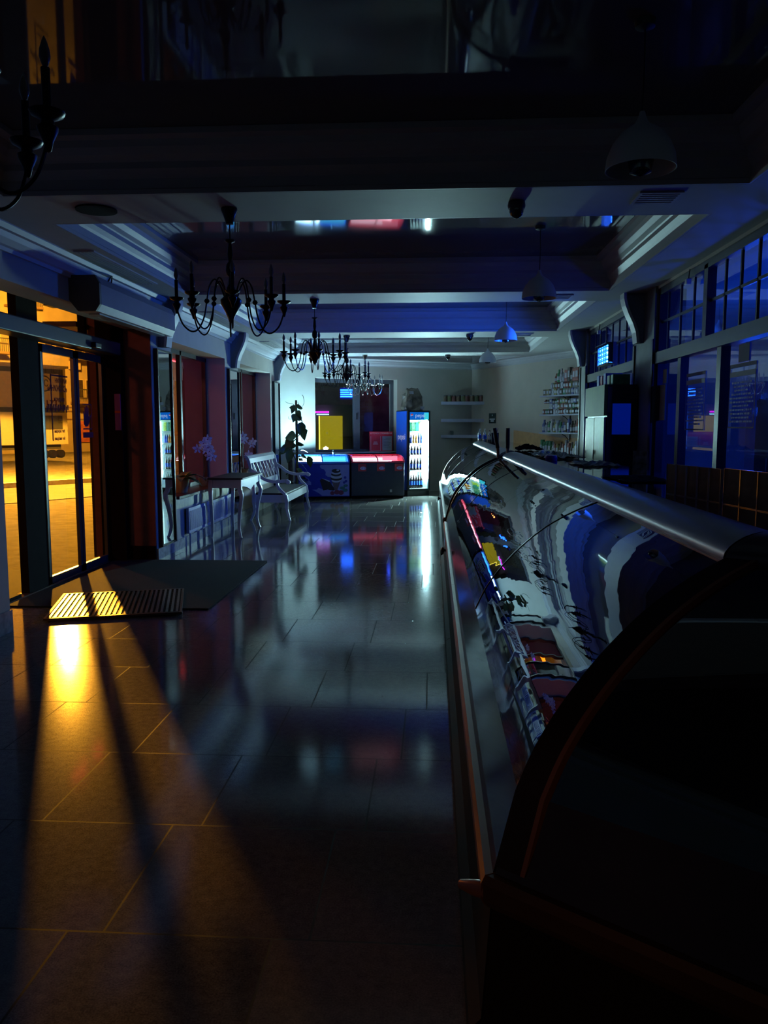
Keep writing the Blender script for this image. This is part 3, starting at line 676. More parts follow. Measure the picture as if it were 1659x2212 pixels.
m = MB(); m.poly([(0.05, .025, .16), (FW - .04, .025, .16), (FW - .04, .025, 1.735), (0.05, .025, 1.735)]); m.build('door_glass', glass('fridge_glass', (0.95, 0.98, 0.98), 0.05), dr)
m = MB(); m.box(0.05, FW - 0.04, 0.005, 0.048, 1.745, FH - 0.04); m.build('lit_header', mat('lit_header', (0.0, 0.12, 0.5), 0.4, emit=(0.0, 0.16, 0.75), es=0.55), fr)
m = MB(); m.box(FW - 0.16, FW - 0.04, 0.002, 0.0045, 1.745, FH - 0.05); m.build('header_bright_panel', mat('header_bright', (0.1, 0.7, 0.8), 0.4, emit=(0.05, 0.75, 0.9), es=0.7), fr)
wtx = mat('white_lettering', (0.8, 0.85, 0.9), 0.5, emit=(0.6, 0.8, 1.0), es=0.5)
text('header_lettering', 'pepsi', 0.125, wtx, fr, (0.315, 0.001, 1.835))
wsd = mat('white_side_lettering', (0.85, 0.88, 0.92), 0.5, var=0.02)
text('side_lettering', 'pepsi', 0.20, wsd, fr, (-0.0055, 0.33, 1.35), (PI / 2, 0, -PI / 2))
m = MB(); m.lathe([(0, -0.001), (0.035, -0.001), (0.035, 0.001), (0, 0.001)], n=24, M=Matrix.Translation((0.105, 0.003, 1.838)) @ Matrix.Rotation(PI / 2, 4, 'X')); m.build('round_emblem', wtx, fr)
m = MB(); m.prism([(0.105 + 0.034 * math.cos(a), 1.838 + 0.034 * math.sin(a)) for a in [0.35 + i * (PI - 0.2) / 12 for i in range(13)]], 0.0005, 0.0015, 'y'); m.build('emblem_red', mat('emblem_red', (0.6, 0.03, 0.04), 0.5, emit=(0.7, 0.05, 0.05), es=0.4), fr)
m = MB(); m.prism([(0.105 + 0.034 * math.cos(a), 1.838 + 0.034 * math.sin(a)) for a in [PI + 0.45 + i * (PI - 0.5) / 12 for i in range(13)]], 0.0005, 0.0015, 'y'); m.build('emblem_blue', mat('emblem_blue', (0.02, 0.06, 0.5), 0.5, emit=(0.02, 0.08, 0.6), es=0.3), fr)
m = MB(); m.box(FW - 0.075, FW - 0.04, 0.052, 0.085, 0.40, 1.70, 0.004); m.build('light_tube', emis('fridge_tube_light', (0.52, 0.95, 1.0), 1050.0), fr)
SHZ = [0.57, 0.92, 1.19, 1.46]
for z in SHZ:
    m = MB()
    for i in range(22): m.tube([(0.045 + i * 0.022, 0.09, z), (0.045 + i * 0.022, FD - 0.05, z)], 0.0025, 4)
    m.box(0.037, FW - 0.085, 0.088, 0.094, z - 0.02, z + 0.02); m.build('shelf', wi, fr)
grp = ['cola bottles on the bottom shelf of the fridge', 'large bottles on the second fridge shelf', 'bottles on the third fridge shelf', 'mixed bottles on the fourth fridge shelf', 'green packs on the top fridge shelf']
whitecap = whitep
base = None
orange_b = mat('orange_drink', (0.75, 0.25, 0.03), 0.2, var=0.2)
for row, (z0, n, h_, r_, lb) in enumerate(((0.17, 6, 0.34, 0.031, 'dark cola bottle with blue label on the bottom shelf of the drinks fridge'),
        (0.575, 5, 0.31, 0.036, 'tall dark bottle with blue label on the second shelf of the drinks fridge'),
        (0.925, 5, 0.235, 0.034, 'dark bottle with blue label on the third shelf of the drinks fridge'))):
    first = None
    for i in range(n):
        p = local(fr, (0.075 + i * (FW - 0.175) / n + 0.02, 0.15, z0))
        if first is None: first = bottle('cola_bottle', p, h_, r_, cola, bluel, whitecap, lb, group=grp[row])
        else: dup(first, p)
fo = None
for i in range(6):
    p = local(fr, (0.085 + i * 0.068, 0.15, 1.195))
    if i in (2, 3):
        o = bottle('soda_bottle', p, 0.22, 0.028, orange_b, mat('orange_label', (0.8, 0.3, 0.05), 0.4, var=0.1), whitecap, 'orange soda bottle on the fourth shelf of the drinks fridge', group='orange bottles on the fourth fridge shelf')
    else:
        bottle('soda_bottle', p, 0.22, 0.028, mat('blue_bottle', (0.02, 0.05, 0.3), 0.2, var=0.2), bluel, whitecap, 'blue bottle on the fourth shelf of the drinks fridge', group='blue bottles on the fourth fridge shelf')
for i, cc in enumerate(((0.03, 0.30, 0.16), (0.25, 0.55, 0.25), (0.02, 0.25, 0.14), (0.55, 0.7, 0.05))):
    p = local(fr, (0.05 + i * 0.095, 0.16, 1.465))
    m = MB(); m.prism([(0, 0), (0.088, 0), (0.088, 0.17), (0.07, 0.22), (0.02, 0.22), (0, 0.17)], -0.06, 0.06, 'y')
    o = m.build('juice_carton', mat('carton_%d' % i, cc, 0.4, var=0.5, vs=30), None, loc=p, rz=AB)
    tag(o, ['dark green carton at the left of the top fridge shelf', 'light green carton second on the top fridge shelf', 'deep green carton third on the top fridge shelf', 'yellow green carton beside the light tube on the top fridge shelf'][i], 'carton')
# sack on the fridge
sk_ = thing('paper_sack', 'crumpled brown and black sack standing on top of the drinks fridge', 'bag', tuple(local(fr, (0.27, 0.33, FH + 0.003))), AB)
m = MB(); rnd = random.Random(3); NR = 18; lev = [(0.0, .235, .15), (0.08, .245, .16), (0.16, .24, .15), (0.25, .235, .14), (0.33, .225, .11), (0.40, .18, .08), (0.47, .165, .05), (0.49, .13, .04)]
rings = []
for z, rx, ry in lev:
    rings.append([m.bm.verts.new((math.copysign(abs(math.cos(a)) ** .6, math.cos(a)) * rx * (1 + rnd.uniform(-.07, .07)), math.copysign(abs(math.sin(a)) ** .6, math.sin(a)) * ry * (1 + rnd.uniform(-.15, .15)), z + (rnd.uniform(-.015, .03) if z > .1 else 0))) for a in [2 * PI * q / NR for q in range(NR)]])
for a, b in zip(rings, rings[1:]):
    for q in range(NR): m.bm.faces.new([a[q], a[(q + 1) % NR], b[(q + 1) % NR], b[q]])
m.bm.faces.new(rings[0][::-1]); m.bm.faces.new(rings[-1]); m.build('sack_body', mat('brown_black_print', (0.13, 0.11, 0.085), 0.45, var=0.95, vs=5), sk_)
m = MB(); m.box(-0.15, -0.05, -0.171, -0.163, 0.37, 0.43); m.build('top_label', mat('grey_label', (0.35, 0.38, 0.45), 0.5, var=0.3, vs=30), sk_)
m = MB(); m.box(0.12, 0.22, -0.186, -0.178, 0.02, 0.09); m.build('bottom_label', MATS['grey_label'], sk_)

# ================================================================== CHEST FREEZERS
def freezer(lab, loc, rz, W_, body_m, lid_m, light_m, nglass=2):
    r = thing('chest_freezer', lab, 'freezer', loc, rz)
    D, Hh = 0.62, 0.80
    m = MB(); m.box(0, W_, 0.02, D, 0.06, Hh, 0.012); m.build('cabinet', body_m, r)
    m = MB(); m.box(0.02, W_ - 0.02, 0.05, D - 0.02, 0.0, 0.06); m.build('plinth', mattblack, r)
    # lid frame: rises toward the wall, with curved glass
    side = [(0.0, Hh), (0.0, Hh + 0.03), (0.05, Hh + 0.075), (0.2, Hh + 0.125), (0.42, Hh + 0.155), (D, Hh + 0.16), (D, Hh)]
    m = MB(); m.prism(side, 0.0, 0.035, 'x'); m.prism(side, W_ - 0.035, W_, 'x'); m.box(0.035, W_ - 0.035, 0, 0.03, Hh, Hh + 0.03, 0.006); m.box(0.035, W_ - 0.035, D - 0.05, D, Hh, Hh + 0.16); m.build('lid_frame', lid_m, r)
    pr = [(0.03, Hh + 0.028), (0.06, Hh + 0.07), (0.2, Hh + 0.115), (0.42, Hh + 0.145), (D - 0.05, Hh + 0.15)]
    m = MB(); m.strip(pr, 0.035, W_ - 0.035, lambda p, t: (t, p[0], p[1])); m.build('lid_glass', glass('lid_glass', (0.9, 0.95, 0.98), 0.06), r, True)
    for f in [i / nglass for i in range(1, nglass)]:
        m = MB(); o = [(a, b + 0.006) for a, b in pr] + [(a, b - 0.006) for a, b in pr[::-1]]; m.prism(o, W_ * f - 0.012, W_ * f + 0.012, 'x'); m.build('lid_divider', lid_m, r)
    m = MB(); m.box(0.036, W_ - 0.036, 0.031, D - 0.051, Hh + 0.001, Hh + 0.012); m.build('inner_tray', light_m, r)
    return r
blue_body = mat('freezer_blue', (0.008, 0.02, 0.36), 0.4, var=0.1)
bf = freezer('blue ice cream freezer with a glowing cyan lid and an ice cream cone picture', (-2.97, 17.12, 0), math.radians(11), 1.18, blue_body, mat('blue_lid', (0.01, 0.08, 0.75), 0.3, var=0.05), emis('cyan_tray_light', (0.10, 0.62, 1.0), 5.0))
m = MB(); m.box(0.05, 0.60, 0.04, 0.56, 0.813, 0.818); m.build('bright_tray', emis('bright_tray', (0.40, 0.80, 1.0), 190.0), bf)
m = MB(); m.box(0.04, 0.60, 0.555, 0.562, 0.82, 0.925); m.build('bright_back_light', emis('bright_back', (0.55, 0.93, 1.0), 5.0), bf)
m = MB(); m.box(0.605, 1.14, 0.555, 0.562, 0.82, 0.925); m.build('cyan_back_light', emis('cyan_back', (0.06, 0.50, 1.0), 2.2), bf)
rf = freezer('black ice cream freezer with a pink-lit red lid and three price tags', (-1.775, 17.38, 0), math.radians(15), 1.19, mat('freezer_black', (0.022, 0.025, 0.04), 0.4, var=0.1), mat('red_lid', (0.6, 0.02, 0.06), 0.3, var=0.05), emis('pink_tray_light', (1.0, 0.16, 0.24), 2.4))
m = MB(); m.box(0.08, 0.95, 0.25, 0.30, 0.815, 0.825); m.build('light_tube', emis('pink_tube_light', (1.0, 0.65, 0.78), 26.0), rf)
m = MB(); m.box(0.04, 1.15, 0.555, 0.562, 0.82, 0.925); m.build('pink_back_light', emis('pink_back', (1.0, 0.22, 0.34), 1.6), rf)
m = MB(); m.box(0.10, 0.80, 0.548, 0.554, 0.83, 0.885); m.build('white_back_light', emis('white_back', (1.0, 0.7, 0.85), 2.2), rf)
for i, x in enumerate((0.24, 0.66, 1.06)):
    m = MB(); m.box(x - 0.09, x + 0.09, 0.012, 0.018, 0.61, 0.77); t = m.build('price_tag', mat('red_price_tag', (0.35, 0.03, 0.04), 0.6, var=0.1), rf)
    m = MB(); m.lathe([(0, 0), (0.06, 0), (0.06, 0.001), (0, 0.001)], n=20, M=Matrix.Translation((x + 0.02, 0.011, 0.675)) @ Matrix.Rotation(PI / 2, 4, 'X') @ Matrix.Diagonal((1.1, 0.6, 1, 1))); m.build('white_oval', mat('lilac_paper', (0.42, 0.42, 0.75), 0.7, var=0.03), t)
    text('price_digits', '47 99', 0.045, mat('navy_ink', (0.03, 0.03, 0.15), 0.7, var=0.1), t, (x + 0.03, 0.0085, 0.675), ext=0.0003)
m = MB(); m.box(0.86, 0.91, 0.008, 0.019, 0.14, 0.20, 0.004); m.build('thermostat', mat('grey_switch', (0.4, 0.42, 0.45), 0.5, var=0.05), rf)
# graphics on the blue freezer front
lil = mat('lilac_print', (0.22, 0.24, 0.62), 0.5, var=0.06); choc = mat('chocolate_print', (0.015, 0.008, 0.012), 0.5, var=0.2); cream = mat('cream_print', (0.45, 0.45, 0.6), 0.5, var=0.05); waf = mat('wafer_print', (0.12, 0.08, 0.10), 0.6, var=0.2, vs=60)
def decal(nm, pts, mt, t=0.0, parent=bf):
    m = MB(); m.prism(pts, 0.0185 - t - 0.001, 0.0185 - t, 'y'); return m.build(nm, mt, parent)
decal('splash_print', [(1.17, 0.08), (1.17, 0.76), (0.55, 0.76), (0.53, 0.72), (0.56, 0.68), (0.62, 0.66), (0.66, 0.60), (0.65, 0.54), (0.70, 0.50), (0.82, 0.49), (0.86, 0.46), (0.84, 0.40), (0.72, 0.26), (0.60, 0.22), (0.50, 0.26), (0.46, 0.22), (0.36, 0.22), (0.44, 0.18), (0.52, 0.13), (0.58, 0.08)], lil)
decal('bar_print', [(0.53, 0.42), (0.57, 0.46), (0.74, 0.40), (0.86, 0.22), (0.82, 0.19), (0.70, 0.22), (0.60, 0.20)], choc, 0.001)
decal('bar_side_print', [(0.57, 0.465), (0.60, 0.46), (0.75, 0.41), (0.735, 0.385)], cream, 0.0016)
decal('cone_print', [(0.79, 0.40), (0.98, 0.40), (0.91, 0.20), (0.85, 0.20)], waf, 0.002)
def ell2(cx, cz, rx, rz_, n=20): return [(cx + rx * math.cos(2 * PI * i / n), cz + rz_ * math.sin(2 * PI * i / n)) for i in range(n)]
for j, (cx, cz, rx, rz_, mt) in enumerate(((0.885, 0.42, 0.10, 0.05, cream), (0.89, 0.46, 0.125, 0.05, choc), (0.89, 0.50, 0.125, 0.045, cream), (0.885, 0.55, 0.11, 0.045, choc), (0.885, 0.585, 0.10, 0.04, cream), (0.885, 0.625, 0.095, 0.045, choc), (0.92, 0.64, 0.03, 0.018, cream))):
    decal('scoop_print', ell2(cx, cz, rx, rz_), mt, 0.003 + j * 0.0006)
for cx, cz in ((1.08, 0.48), (1.10, 0.40), (1.06, 0.37)): decal('berry_print', ell2(cx, cz, 0.03, 0.028, 12), blue_body, 0.002)
for cx, cz, rr in ((0.80, 0.14, 0.05), (0.90, 0.16, 0.06), (0.99, 0.15, 0.06)): decal('raspberry_print', ell2(cx, cz, rr, rr * .9, 14), mat('raspberry_print', (0.16, 0.02, 0.06), 0.5, var=0.5, vs=60), 0.002)
for cx, cz, rr in ((1.02, 0.25, 0.06), (1.09, 0.30, 0.05), (1.08, 0.20, 0.06)): decal('mint_print', ell2(cx, cz, rr, rr * .6, 14), mat('mint_print', (0.03, 0.14, 0.16), 0.5, var=0.3, vs=50), 0.0026)
for j, (cx, cz, rr) in enumerate(((0.18, 0.48, 0.055), (0.23, 0.42, 0.06))):
    m = MB(); n = 24; P_ = [(cx + rr * math.cos(2 * PI * i / n), cz + rr * math.sin(2 * PI * i / n)) for i in range(n + 1)]
    m.tube([(a, 0.018, b) for a, b in P_], 0.006, 6); m.build('logo_ring', lil, bf)
decal('logo_plate', [(0.07, 0.32), (0.34, 0.32), (0.34, 0.38), (0.31, 0.41), (0.10, 0.39), (0.07, 0.37)], lil, 0.0004)
# consumer notice board on the sill
nb = thing('notice_board', 'red consumer information board with two sheets on the back window sill', 'notice board', tuple(local(r if False else rb, (2.22, 0.05, 0.995))), AB)
NW = 0.60
m = MB(); m.box(0, NW, -0.01, 0.0, 0, 0.47); m.build('red_panel', mat('red_board', (0.62, 0.03, 0.06), 0.45, var=0.05), nb)
text('title', 'КУТОЧОК СПОЖИВАЧА', 0.055, wsd, nb, (NW / 2, -0.0115, 0.425), ext=0.0004, sx=0.88)
m = MB()
for a in (0.03, 0.28): m.box(a, a + 0.008, -0.0125, -0.0105, 0.02, 0.36)
m.box(0.03, 0.288, -0.0125, -0.0105, 0.014, 0.022)
for i in range(3): m.box(0.09 + 0.01 * i, 0.22 - 0.01 * i, -0.0125, -0.0105, 0.17 + i * 0.025, 0.18 + i * 0.025)
m.build('white_pocket_lines', wsd, nb)
m = MB(); m.box(0.33, NW - 0.02, -0.013, -0.0105, 0.02, 0.36); sh = m.build('paper_sheet', mat('blueish_paper', (0.5, 0.56, 0.62), 0.7, var=0.05), nb)
m = MB()
for i in range(7): m.box(0.36 if i else 0.41, NW - 0.05 - 0.02 * (i % 3), -0.0140, -0.0131, 0.31 - i * 0.035, 0.316 - i * 0.035)
m.build('print_lines', black, sh)
# small bottle on the blue freezer
bottle('small_bottle', tuple(local(bf, (0.86, 0.595, 0.962))), 0.10, 0.018, chrome, whitep, whitep, 'small shiny bottle on the rear edge of the blue freezer lid', 'bottle')
m = MB(); m.box(0, 0.34, -0.02, 0.02, 0, 0.012, 0.003)
tag(m.build('scraper', white_paint, None, loc=tuple(local(bf, (0.80 + 0.10, 0.59, 0.962))), rz=math.radians(11)), 'flat white scraper lying on the blue freezer beside the small bottle', 'scraper')

# ================================================================== WALL SHELVES
shelf_m = mat('white_shelf', (0.46, 0.48, 0.62), 0.5, var=0.05)
Aw = (0.19, 19.752); Bw = (1.235, 19.617)
labs = ['top corner shelf carrying a row of jars', 'middle corner shelf, empty', 'lowest corner shelf with one small box']
nb_ = Vector((math.sin(AB), -math.cos(AB))) * 0.004; ns_ = Vector((math.sin(AS), -math.cos(AS))) * 0.004
for z, lb in zip((2.19, 1.77, 1.38), labs):
    m = MB(); m.prism([(Aw[0] + nb_.x, Aw[1] + nb_.y), (Bw[0] + ns_.x, Bw[1] + ns_.y), (BC.x + nb_.x * 1 + ns_.x, BC.y + nb_.y + ns_.y)], z - 0.075, z, 'z')
    tag(m.build('corner_shelf', shelf_m), 'white triangular ' + lb, 'shelf')
jar_m = [mat('jar_%d' % i, c, 0.35, var=0.7, vs=40) for i, c in enumerate(((0.16, 0.10, 0.06), (0.12, 0.13, 0.06), (0.18, 0.06, 0.05), (0.14, 0.14, 0.16)))]
j0 = None
for i in range(9):
    t = (i + 0.7) / 9.6
    p = (Aw[0] + (Bw[0] - Aw[0]) * t + 0.02, Aw[1] + (Bw[1] - Aw[1]) * t + 0.075, 2.191)
    r = thing('jar', 'small dark preserve jar in the row on the top corner shelf', 'jar', p, 0, 'jars on the top corner shelf')
    m = MB(); m.lathe([(0, 0), (0.050, 0), (0.053, 0.01), (0.053, 0.115), (0.044, 0.13), (0, 0.13)], n=12); m.build('jar_glass', jar_m[i % 3], r, True)
    m = MB(); m.lathe([(0, 0.13), (0.047, 0.13), (0.047, 0.152), (0, 0.152)], n=12); m.build('lid', jar_m[3], r, True)
m = MB(); m.box(-0.04, 0.04, -0.03, 0.03, 0, 0.09, 0.004); tag(m.build('small_box', mat('dark_green_box', (0.06, 0.08, 0.08), 0.5, var=0.2), None, loc=(0.46, 19.80, 1.381)), 'small dark box at the left of the lowest corner shelf', 'box')
# black sign on the slanted wall
sg = thing('wall_sign', 'small black notice on the slanted wall right of the corner shelves', 'sign', tuple(local(rs, (1.22 * 1.0 - 0.38, -0.012, 1.66))), AS)
m = MB(); m.box(0, 0.30, 0, 0.01, 0, 0.24); m.build('sign_plate', mat('black_green_plate', (0.01, 0.03, 0.03), 0.5, var=0.1), sg)
m = MB(); m.box(0.03, 0.27, -0.002, -0.0005, 0.085, 0.115); m.box(0.08, 0.22, -0.002, -0.0005, 0.04, 0.075); m.lathe([(0, 0), (0.02, 0), (0.02, 0.001), (0, 0.001)], n=12, M=Matrix.Translation((0.15, -0.001, 0.19)) @ Matrix.Rotation(PI / 2, 4, 'X')); m.build('white_marks', wsd, sg)
# stock shelves on the slanted wall
s0 = 3.22; s1 = LS - 0.1
item_cols = [(0.42, 0.44, 0.52), (0.10, 0.08, 0.07), (0.30, 0.26, 0.10), (0.05, 0.22, 0.10), (0.12, 0.14, 0.35), (0.30, 0.10, 0.08), (0.5, 0.5, 0.55), (0.16, 0.12, 0.08)]
item_m = [mat('pack_%d' % i, c, 0.35, var=0.7, vs=25) for i, c in enumerate(item_cols)]
whl = mat('white_pack_label', (0.5, 0.52, 0.6), 0.5, var=0.1)
rnd = random.Random(11)
def can(loc, r_, h_, mt, lab, group, kind):
    if kind == 0:
        r = thing('tin', lab, 'tin', loc, AS, group)
        m = MB(); m.lathe([(0, 0), (r_, 0), (r_, h_ * .96), (r_ * .9, h_), (0, h_)], n=12); m.build('can_body', mt, r, True)
        m = MB(); m.prism([(-r_ * .7, h_ * .25), (r_ * .7, h_ * .25), (r_ * .7, h_ * .7), (-r_ * .7, h_ * .7)], -r_ - 0.004, -r_ - 0.001, 'y'); m.build('paper_label', whl, r)
    elif kind == 1:
        r = thing('spice_bottle', lab, 'bottle', loc, AS, group)
        m = MB(); m.lathe([(0, 0), (r_, 0), (r_, h_ * .6), (r_ * .45, h_ * .8), (r_ * .45, h_), (0, h_)], n=12); m.build('bottle_body', mt, r, True)
        m = MB(); m.lathe([(r_ * 1.02, h_ * .15), (r_ * 1.02, h_ * .45)], n=12); m.build('paper_label', whl, r, True)
    else:
        r = thing('carton', lab, 'carton', loc, AS, group)
        m = MB(); m.box(-r_, r_, -r_ * .8, r_ * .8, 0, h_, 0.003); m.build('carton_body', mt, r)
        m = MB(); m.box(-r_ * .7, r_ * .7, -r_ * .8 - 0.003, -r_ * .8 - 0.0005, h_ * .3, h_ * .75); m.build('paper_label', whl, r)
    return r
names = [(2.23, 'top'), (1.84, 'middle'), (1.465, 'bottom')]
for z, nm in names:
    sh = thing('wall_shelf', 'long white %s shelf of the stocked set on the slanted wall' % nm, 'shelf', (BC.x, BC.y, 0), AS)
    m = MB(); m.box(s0, s1, -0.24, -0.005, z - 0.028, z, 0.003); m.build('board', shelf_m, sh)
    for s in (s0 + 0.75,):
        m = MB(); m.tube(spline([(s, -0.20, z - 0.035), (s, -0.12, z - 0.07), (s, -0.03, z - 0.16)]), 0.008, 6); m.box(s - 0.01, s + 0.01, -0.022, -0.006, z - 0.18, z - 0.03); m.build('bracket', black, sh)
def fill(zl, levels, s_start, nm, hrng, kinds, wid=0.085):
    for li, zz in enumerate(levels):
        s = s_start + li * 0.22
        while s < s1 - 0.9:
            kd = rnd.choice(kinds); r_ = rnd.uniform(0.036, 0.050); h_ = rnd.uniform(*hrng)
            if len(levels) > 1: h_ = levels[1] - levels[0] - 0.004
            p = local(rs, (s + r_, -0.17 + 0.02 * li, zz + 0.001))
            can(tuple(p), r_, h_, rnd.choice(item_m), {0: 'small labelled tin', 1: 'small labelled bottle', 2: 'small labelled carton'}[kd] + ' ' + nm, {0: 'tins', 1: 'bottles', 2: 'cartons'}[kd] + ' ' + nm, kd)
            s += 2 * r_ + 0.003
fill(2.23, [2.23, 2.36], s0 + 0.08, 'stacked on the top shelf of the slanted wall', (0.12, 0.13), [0, 2])
fill(2.23, [2.49], s0 + 0.45, 'on the high layer of the top slanted wall shelf', (0.14, 0.28), [1, 2])
fill(1.84, [1.84, 1.95], s0 + 0.06, 'stacked on the middle shelf of the slanted wall', (0.1, 0.11), [0, 2])
fill(1.84, [2.06], s0 + 0.1, 'on the high layer of the middle slanted wall shelf', (0.08, 0.10), [0, 1, 2])
fill(1.465, [1.465], s0 + 0.05, 'on the bottom shelf of the slanted wall', (0.2, 0.28), [1, 1, 0])
# lower back counter
bc_ = thing('back_counter', 'dark low back counter under the stocked wall shelves', 'counter', (BC.x, BC.y, 0), AS)
m = MB(); m.box(3.10, 6.2, -0.45, -0.006, 0, 0.93); m.build('counter_body', inner_m, bc_); m = MB(); m.box(3.08, 6.22, -0.47, -0.006, 0.93, 0.96, 0.004); m.build('counter_top', top_m, bc_)
fill(0.96, [0.96], s0 + 0.0, 'standing on the low back counter under the shelves', (0.26, 0.36), [1, 0, 0])
fill(0.96, [0.96], s0 + 0.04, 'standing on the low back counter under the shelves', (0.22, 0.26), [2]) if False else None

# ================================================================== RIGHT SIDE FURNITURE
rfz = thing('tall_fridge', 'steel-doored tall fridge with a green header, against the right windows', 'fridge', (0, 0, 0))
fx0, fx1, fy0, fy1, fz = 2.0, 2.37, 9.55, 10.72, 2.08
m = MB(); m.box(fx0 + 0.03, fx1, fy0, fy1, 0, fz); m.build('cabinet', mat('dark_fridge_side', (0.018, 0.018, 0.035), 0.3, spec=0.7, var=0.1), rfz)
for a, b in ((fy0 + 0.02, 10.13), (10.15, fy1 - 0.01)):
    m = MB(); m.box(fx0, fx0 + 0.029, a, b, 0.1, 1.70, 0.004); dd = m.build('door', steel, rfz)
    m = MB(); m.box(fx0 - 0.02, fx0 - 0.008, b - 0.07, b - 0.05, 0.9, 1.3); m.box(fx0 - 0.008, fx0, b - 0.07, b - 0.05, 0.92, 0.95); m.box(fx0 - 0.008, fx0, b - 0.07, b - 0.05, 1.25, 1.28); m.build('door_handle', chrome, dd)
m = MB(); m.box(fx0 - 0.008, fx0 + 0.029, fy0 - 0.0, fy1, 1.72, fz); m.build('green_header', mat('green_header', (0.17, 0.30, 0.03), 0.6, var=0.08), rfz)
m = MB(); m.box(fx0 + 0.09, fx0 + 0.30, fy0 - 0.006, fy0 - 0.001, 1.50, 1.86); m.build('glowing_blue_poster', mat('glowing_blue_poster', (0.04, 0.09, 0.55), 0.5, emit=(0.0, 0.02, 0.5), es=0.25), rfz)  # blue poster, glow added to imitate reflected light
m = MB(); m.box(fx0 + 0.031, fx0 + 0.08, fy0 - 0.008, fy0 - 0.001, 1.76, 2.05); m.build('side_trim', mat('slate_blue', (0.06, 0.08, 0.16), 0.5, var=0.1), rfz)
for i, (y, a, h_, c, t) in enumerate(((9.62, 0.12, 0.12, (0.05, 0.30, 0.15), 'green box on top of the tall fridge, nearest the camera'), (9.80, 0.14, 0.12, (0.06, 0.25, 0.10), 'second green box on top of the tall fridge'), (10.02, 0.13, 0.16, (0.12, 0.2, 0.7), 'blue box on top of the tall fridge'), (10.22, 0.12, 0.14, (0.5, 0.06, 0.1), 'red box on top of the tall fridge'), (10.42, 0.12, 0.15, (0.15, 0.25, 0.75), 'blue and white pack at the far end of the tall fridge top'))):
    m = MB(); m.box(0, 0.2, 0, a, 0, h_, 0.004); tag(m.build('box', mat('box_%d' % i, c, 0.5, var=0.3, vs=20), None, loc=(2.10, y, fz + 0.002)), t, 'box')
# insect lamp
il = thing('insect_lamp', 'glowing blue tube insect lamp mounted at the right windows', 'insect lamp', (0, 0, 0))
m = MB(); m.box(2.36, 2.405, 10.86, 11.56, 2.42, 2.70, 0.006); m.build('housing', mat('lamp_housing', (0.12, 0.14, 0.3), 0.5, var=0.1), il)
for i in range(4):
    m = MB(); m.tube([(2.335, 10.93, 2.465 + i * 0.058), (2.335, 11.49, 2.465 + i * 0.058)], 0.012, 8); m.build('blue_tube', emis('uv_tube', (0.010, 0.10, 1.0), 480.0), il, True)
m = MB()
for y in (10.875, 11.07, 11.20, 11.35, 11.535): m.box(2.30, 2.36, y, y + 0.008, 2.44, 2.68)
m.box(2.30, 2.36, 10.87, 11.55, 2.42, 2.43); m.box(2.27, 2.36, 10.87, 11.55, 2.69, 2.70); m.build('guard', black, il)
m = MB()
for i in range(5): m.box(2.29, 2.359, 10.884, 11.534, 2.434 + i * 0.058, 2.437 + i * 0.058)
m.build('louvres', black, il)
# posters on the right glass
pm = mat('violet_paper', (0.20, 0.17, 0.26), 0.8, var=0.05); pm2 = mat('tan_paper', (0.28, 0.24, 0.22), 0.8, var=0.05); ln = mat('pale_print', (0.34, 0.33, 0.42), 0.7, var=0.05)
def poster(lab, y0, y1, z0, z1, solid, rows):
    r = thing('poster', lab, 'poster', (XR + 0.045, y1, z0), -PI / 2)
    w_ = y1 - y0; h_ = z1 - z0
    if solid:
        m = MB(); m.box(0, w_, -0.002, 0, 0, h_); m.build('paper', pm2 if solid == 2 else pm, r); return
    m = MB(); m.box(0, w_, -0.002, 0, 0, 0.012); m.box(0, w_, -0.002, 0, h_ - 0.03, h_); m.box(0, 0.012, -0.002, 0, 0.012, h_ - 0.03); m.box(w_ - 0.012, w_, -0.002, 0, 0.012, h_ - 0.03); m.build('border', pm, r)
    m = MB(); m.box(0.012, w_ - 0.012, -0.0022, -0.0002, h_ * .80, h_ * .88)
    rr = random.Random(int(y0 * 10))
    for i in range(rows):
        z = h_ * 0.72 - i * h_ * 0.66 / rows; a = rr.uniform(0.02, w_ * .22)
        x = a
        while x < w_ - a - 0.02:
            ww = rr.uniform(0.02, 0.06); m.box(x, min(x + ww, w_ - a), -0.0022, -0.0002, z - h_ * 0.028, z); x += ww + 0.012
    m.build('text_rows', ln, r)
poster('plain beige sheet on the right glass beside the near pillar', 8.75, 9.0, 1.66, 2.04, 2, 0)
poster('small beige sheet above the larger beige one beside the near pillar', 8.72, 8.86, 2.05, 2.20, 2, 0)
poster('framed price poster on the middle pane of the right glass', 7.50, 8.05, 1.56, 2.10, 0, 11)
poster('framed text poster on the rightmost pane of the right glass', 6.35, 6.90, 1.58, 2.10, 0, 11)
poster('small violet notice above the rightmost framed poster', 6.50, 6.72, 2.11, 2.25, 1, 0)
# service room cabinets
for i, (y0, y1, h_, t) in enumerate(((3.2, 5.6, 2.0, 'dark tall cabinet in the blue room behind the right glass, nearest the camera'), (5.65, 8.2, 2.05, 'dark tall cabinet in the blue room behind the right glass, middle one'), (8.95, 10.7, 1.95, 'dark tall cabinet in the blue room behind the right glass, farthest'))):
    r = thing('service_cabinet', t, 'cabinet', (0, 0, 0))
    m = MB(); m.box(4.2, 4.84, y0, y1, 0, h_); m.build('cabinet_body', inner_m, r)
    mid = (y0 + y1) / 2
    for a, b in ((y0 + 0.01, mid - 0.005), (mid + 0.005, y1 - 0.01)):
        m = MB(); m.box(4.175, 4.199, a, b, 0.08, h_ - 0.02); dd = m.build('door', black, r)
        m = MB(); m.box(4.155, 4.175, (a + b) / 2 - 0.01, (a + b) / 2 + 0.01, 1.0, 1.2); m.build('door_handle', chrome, dd)

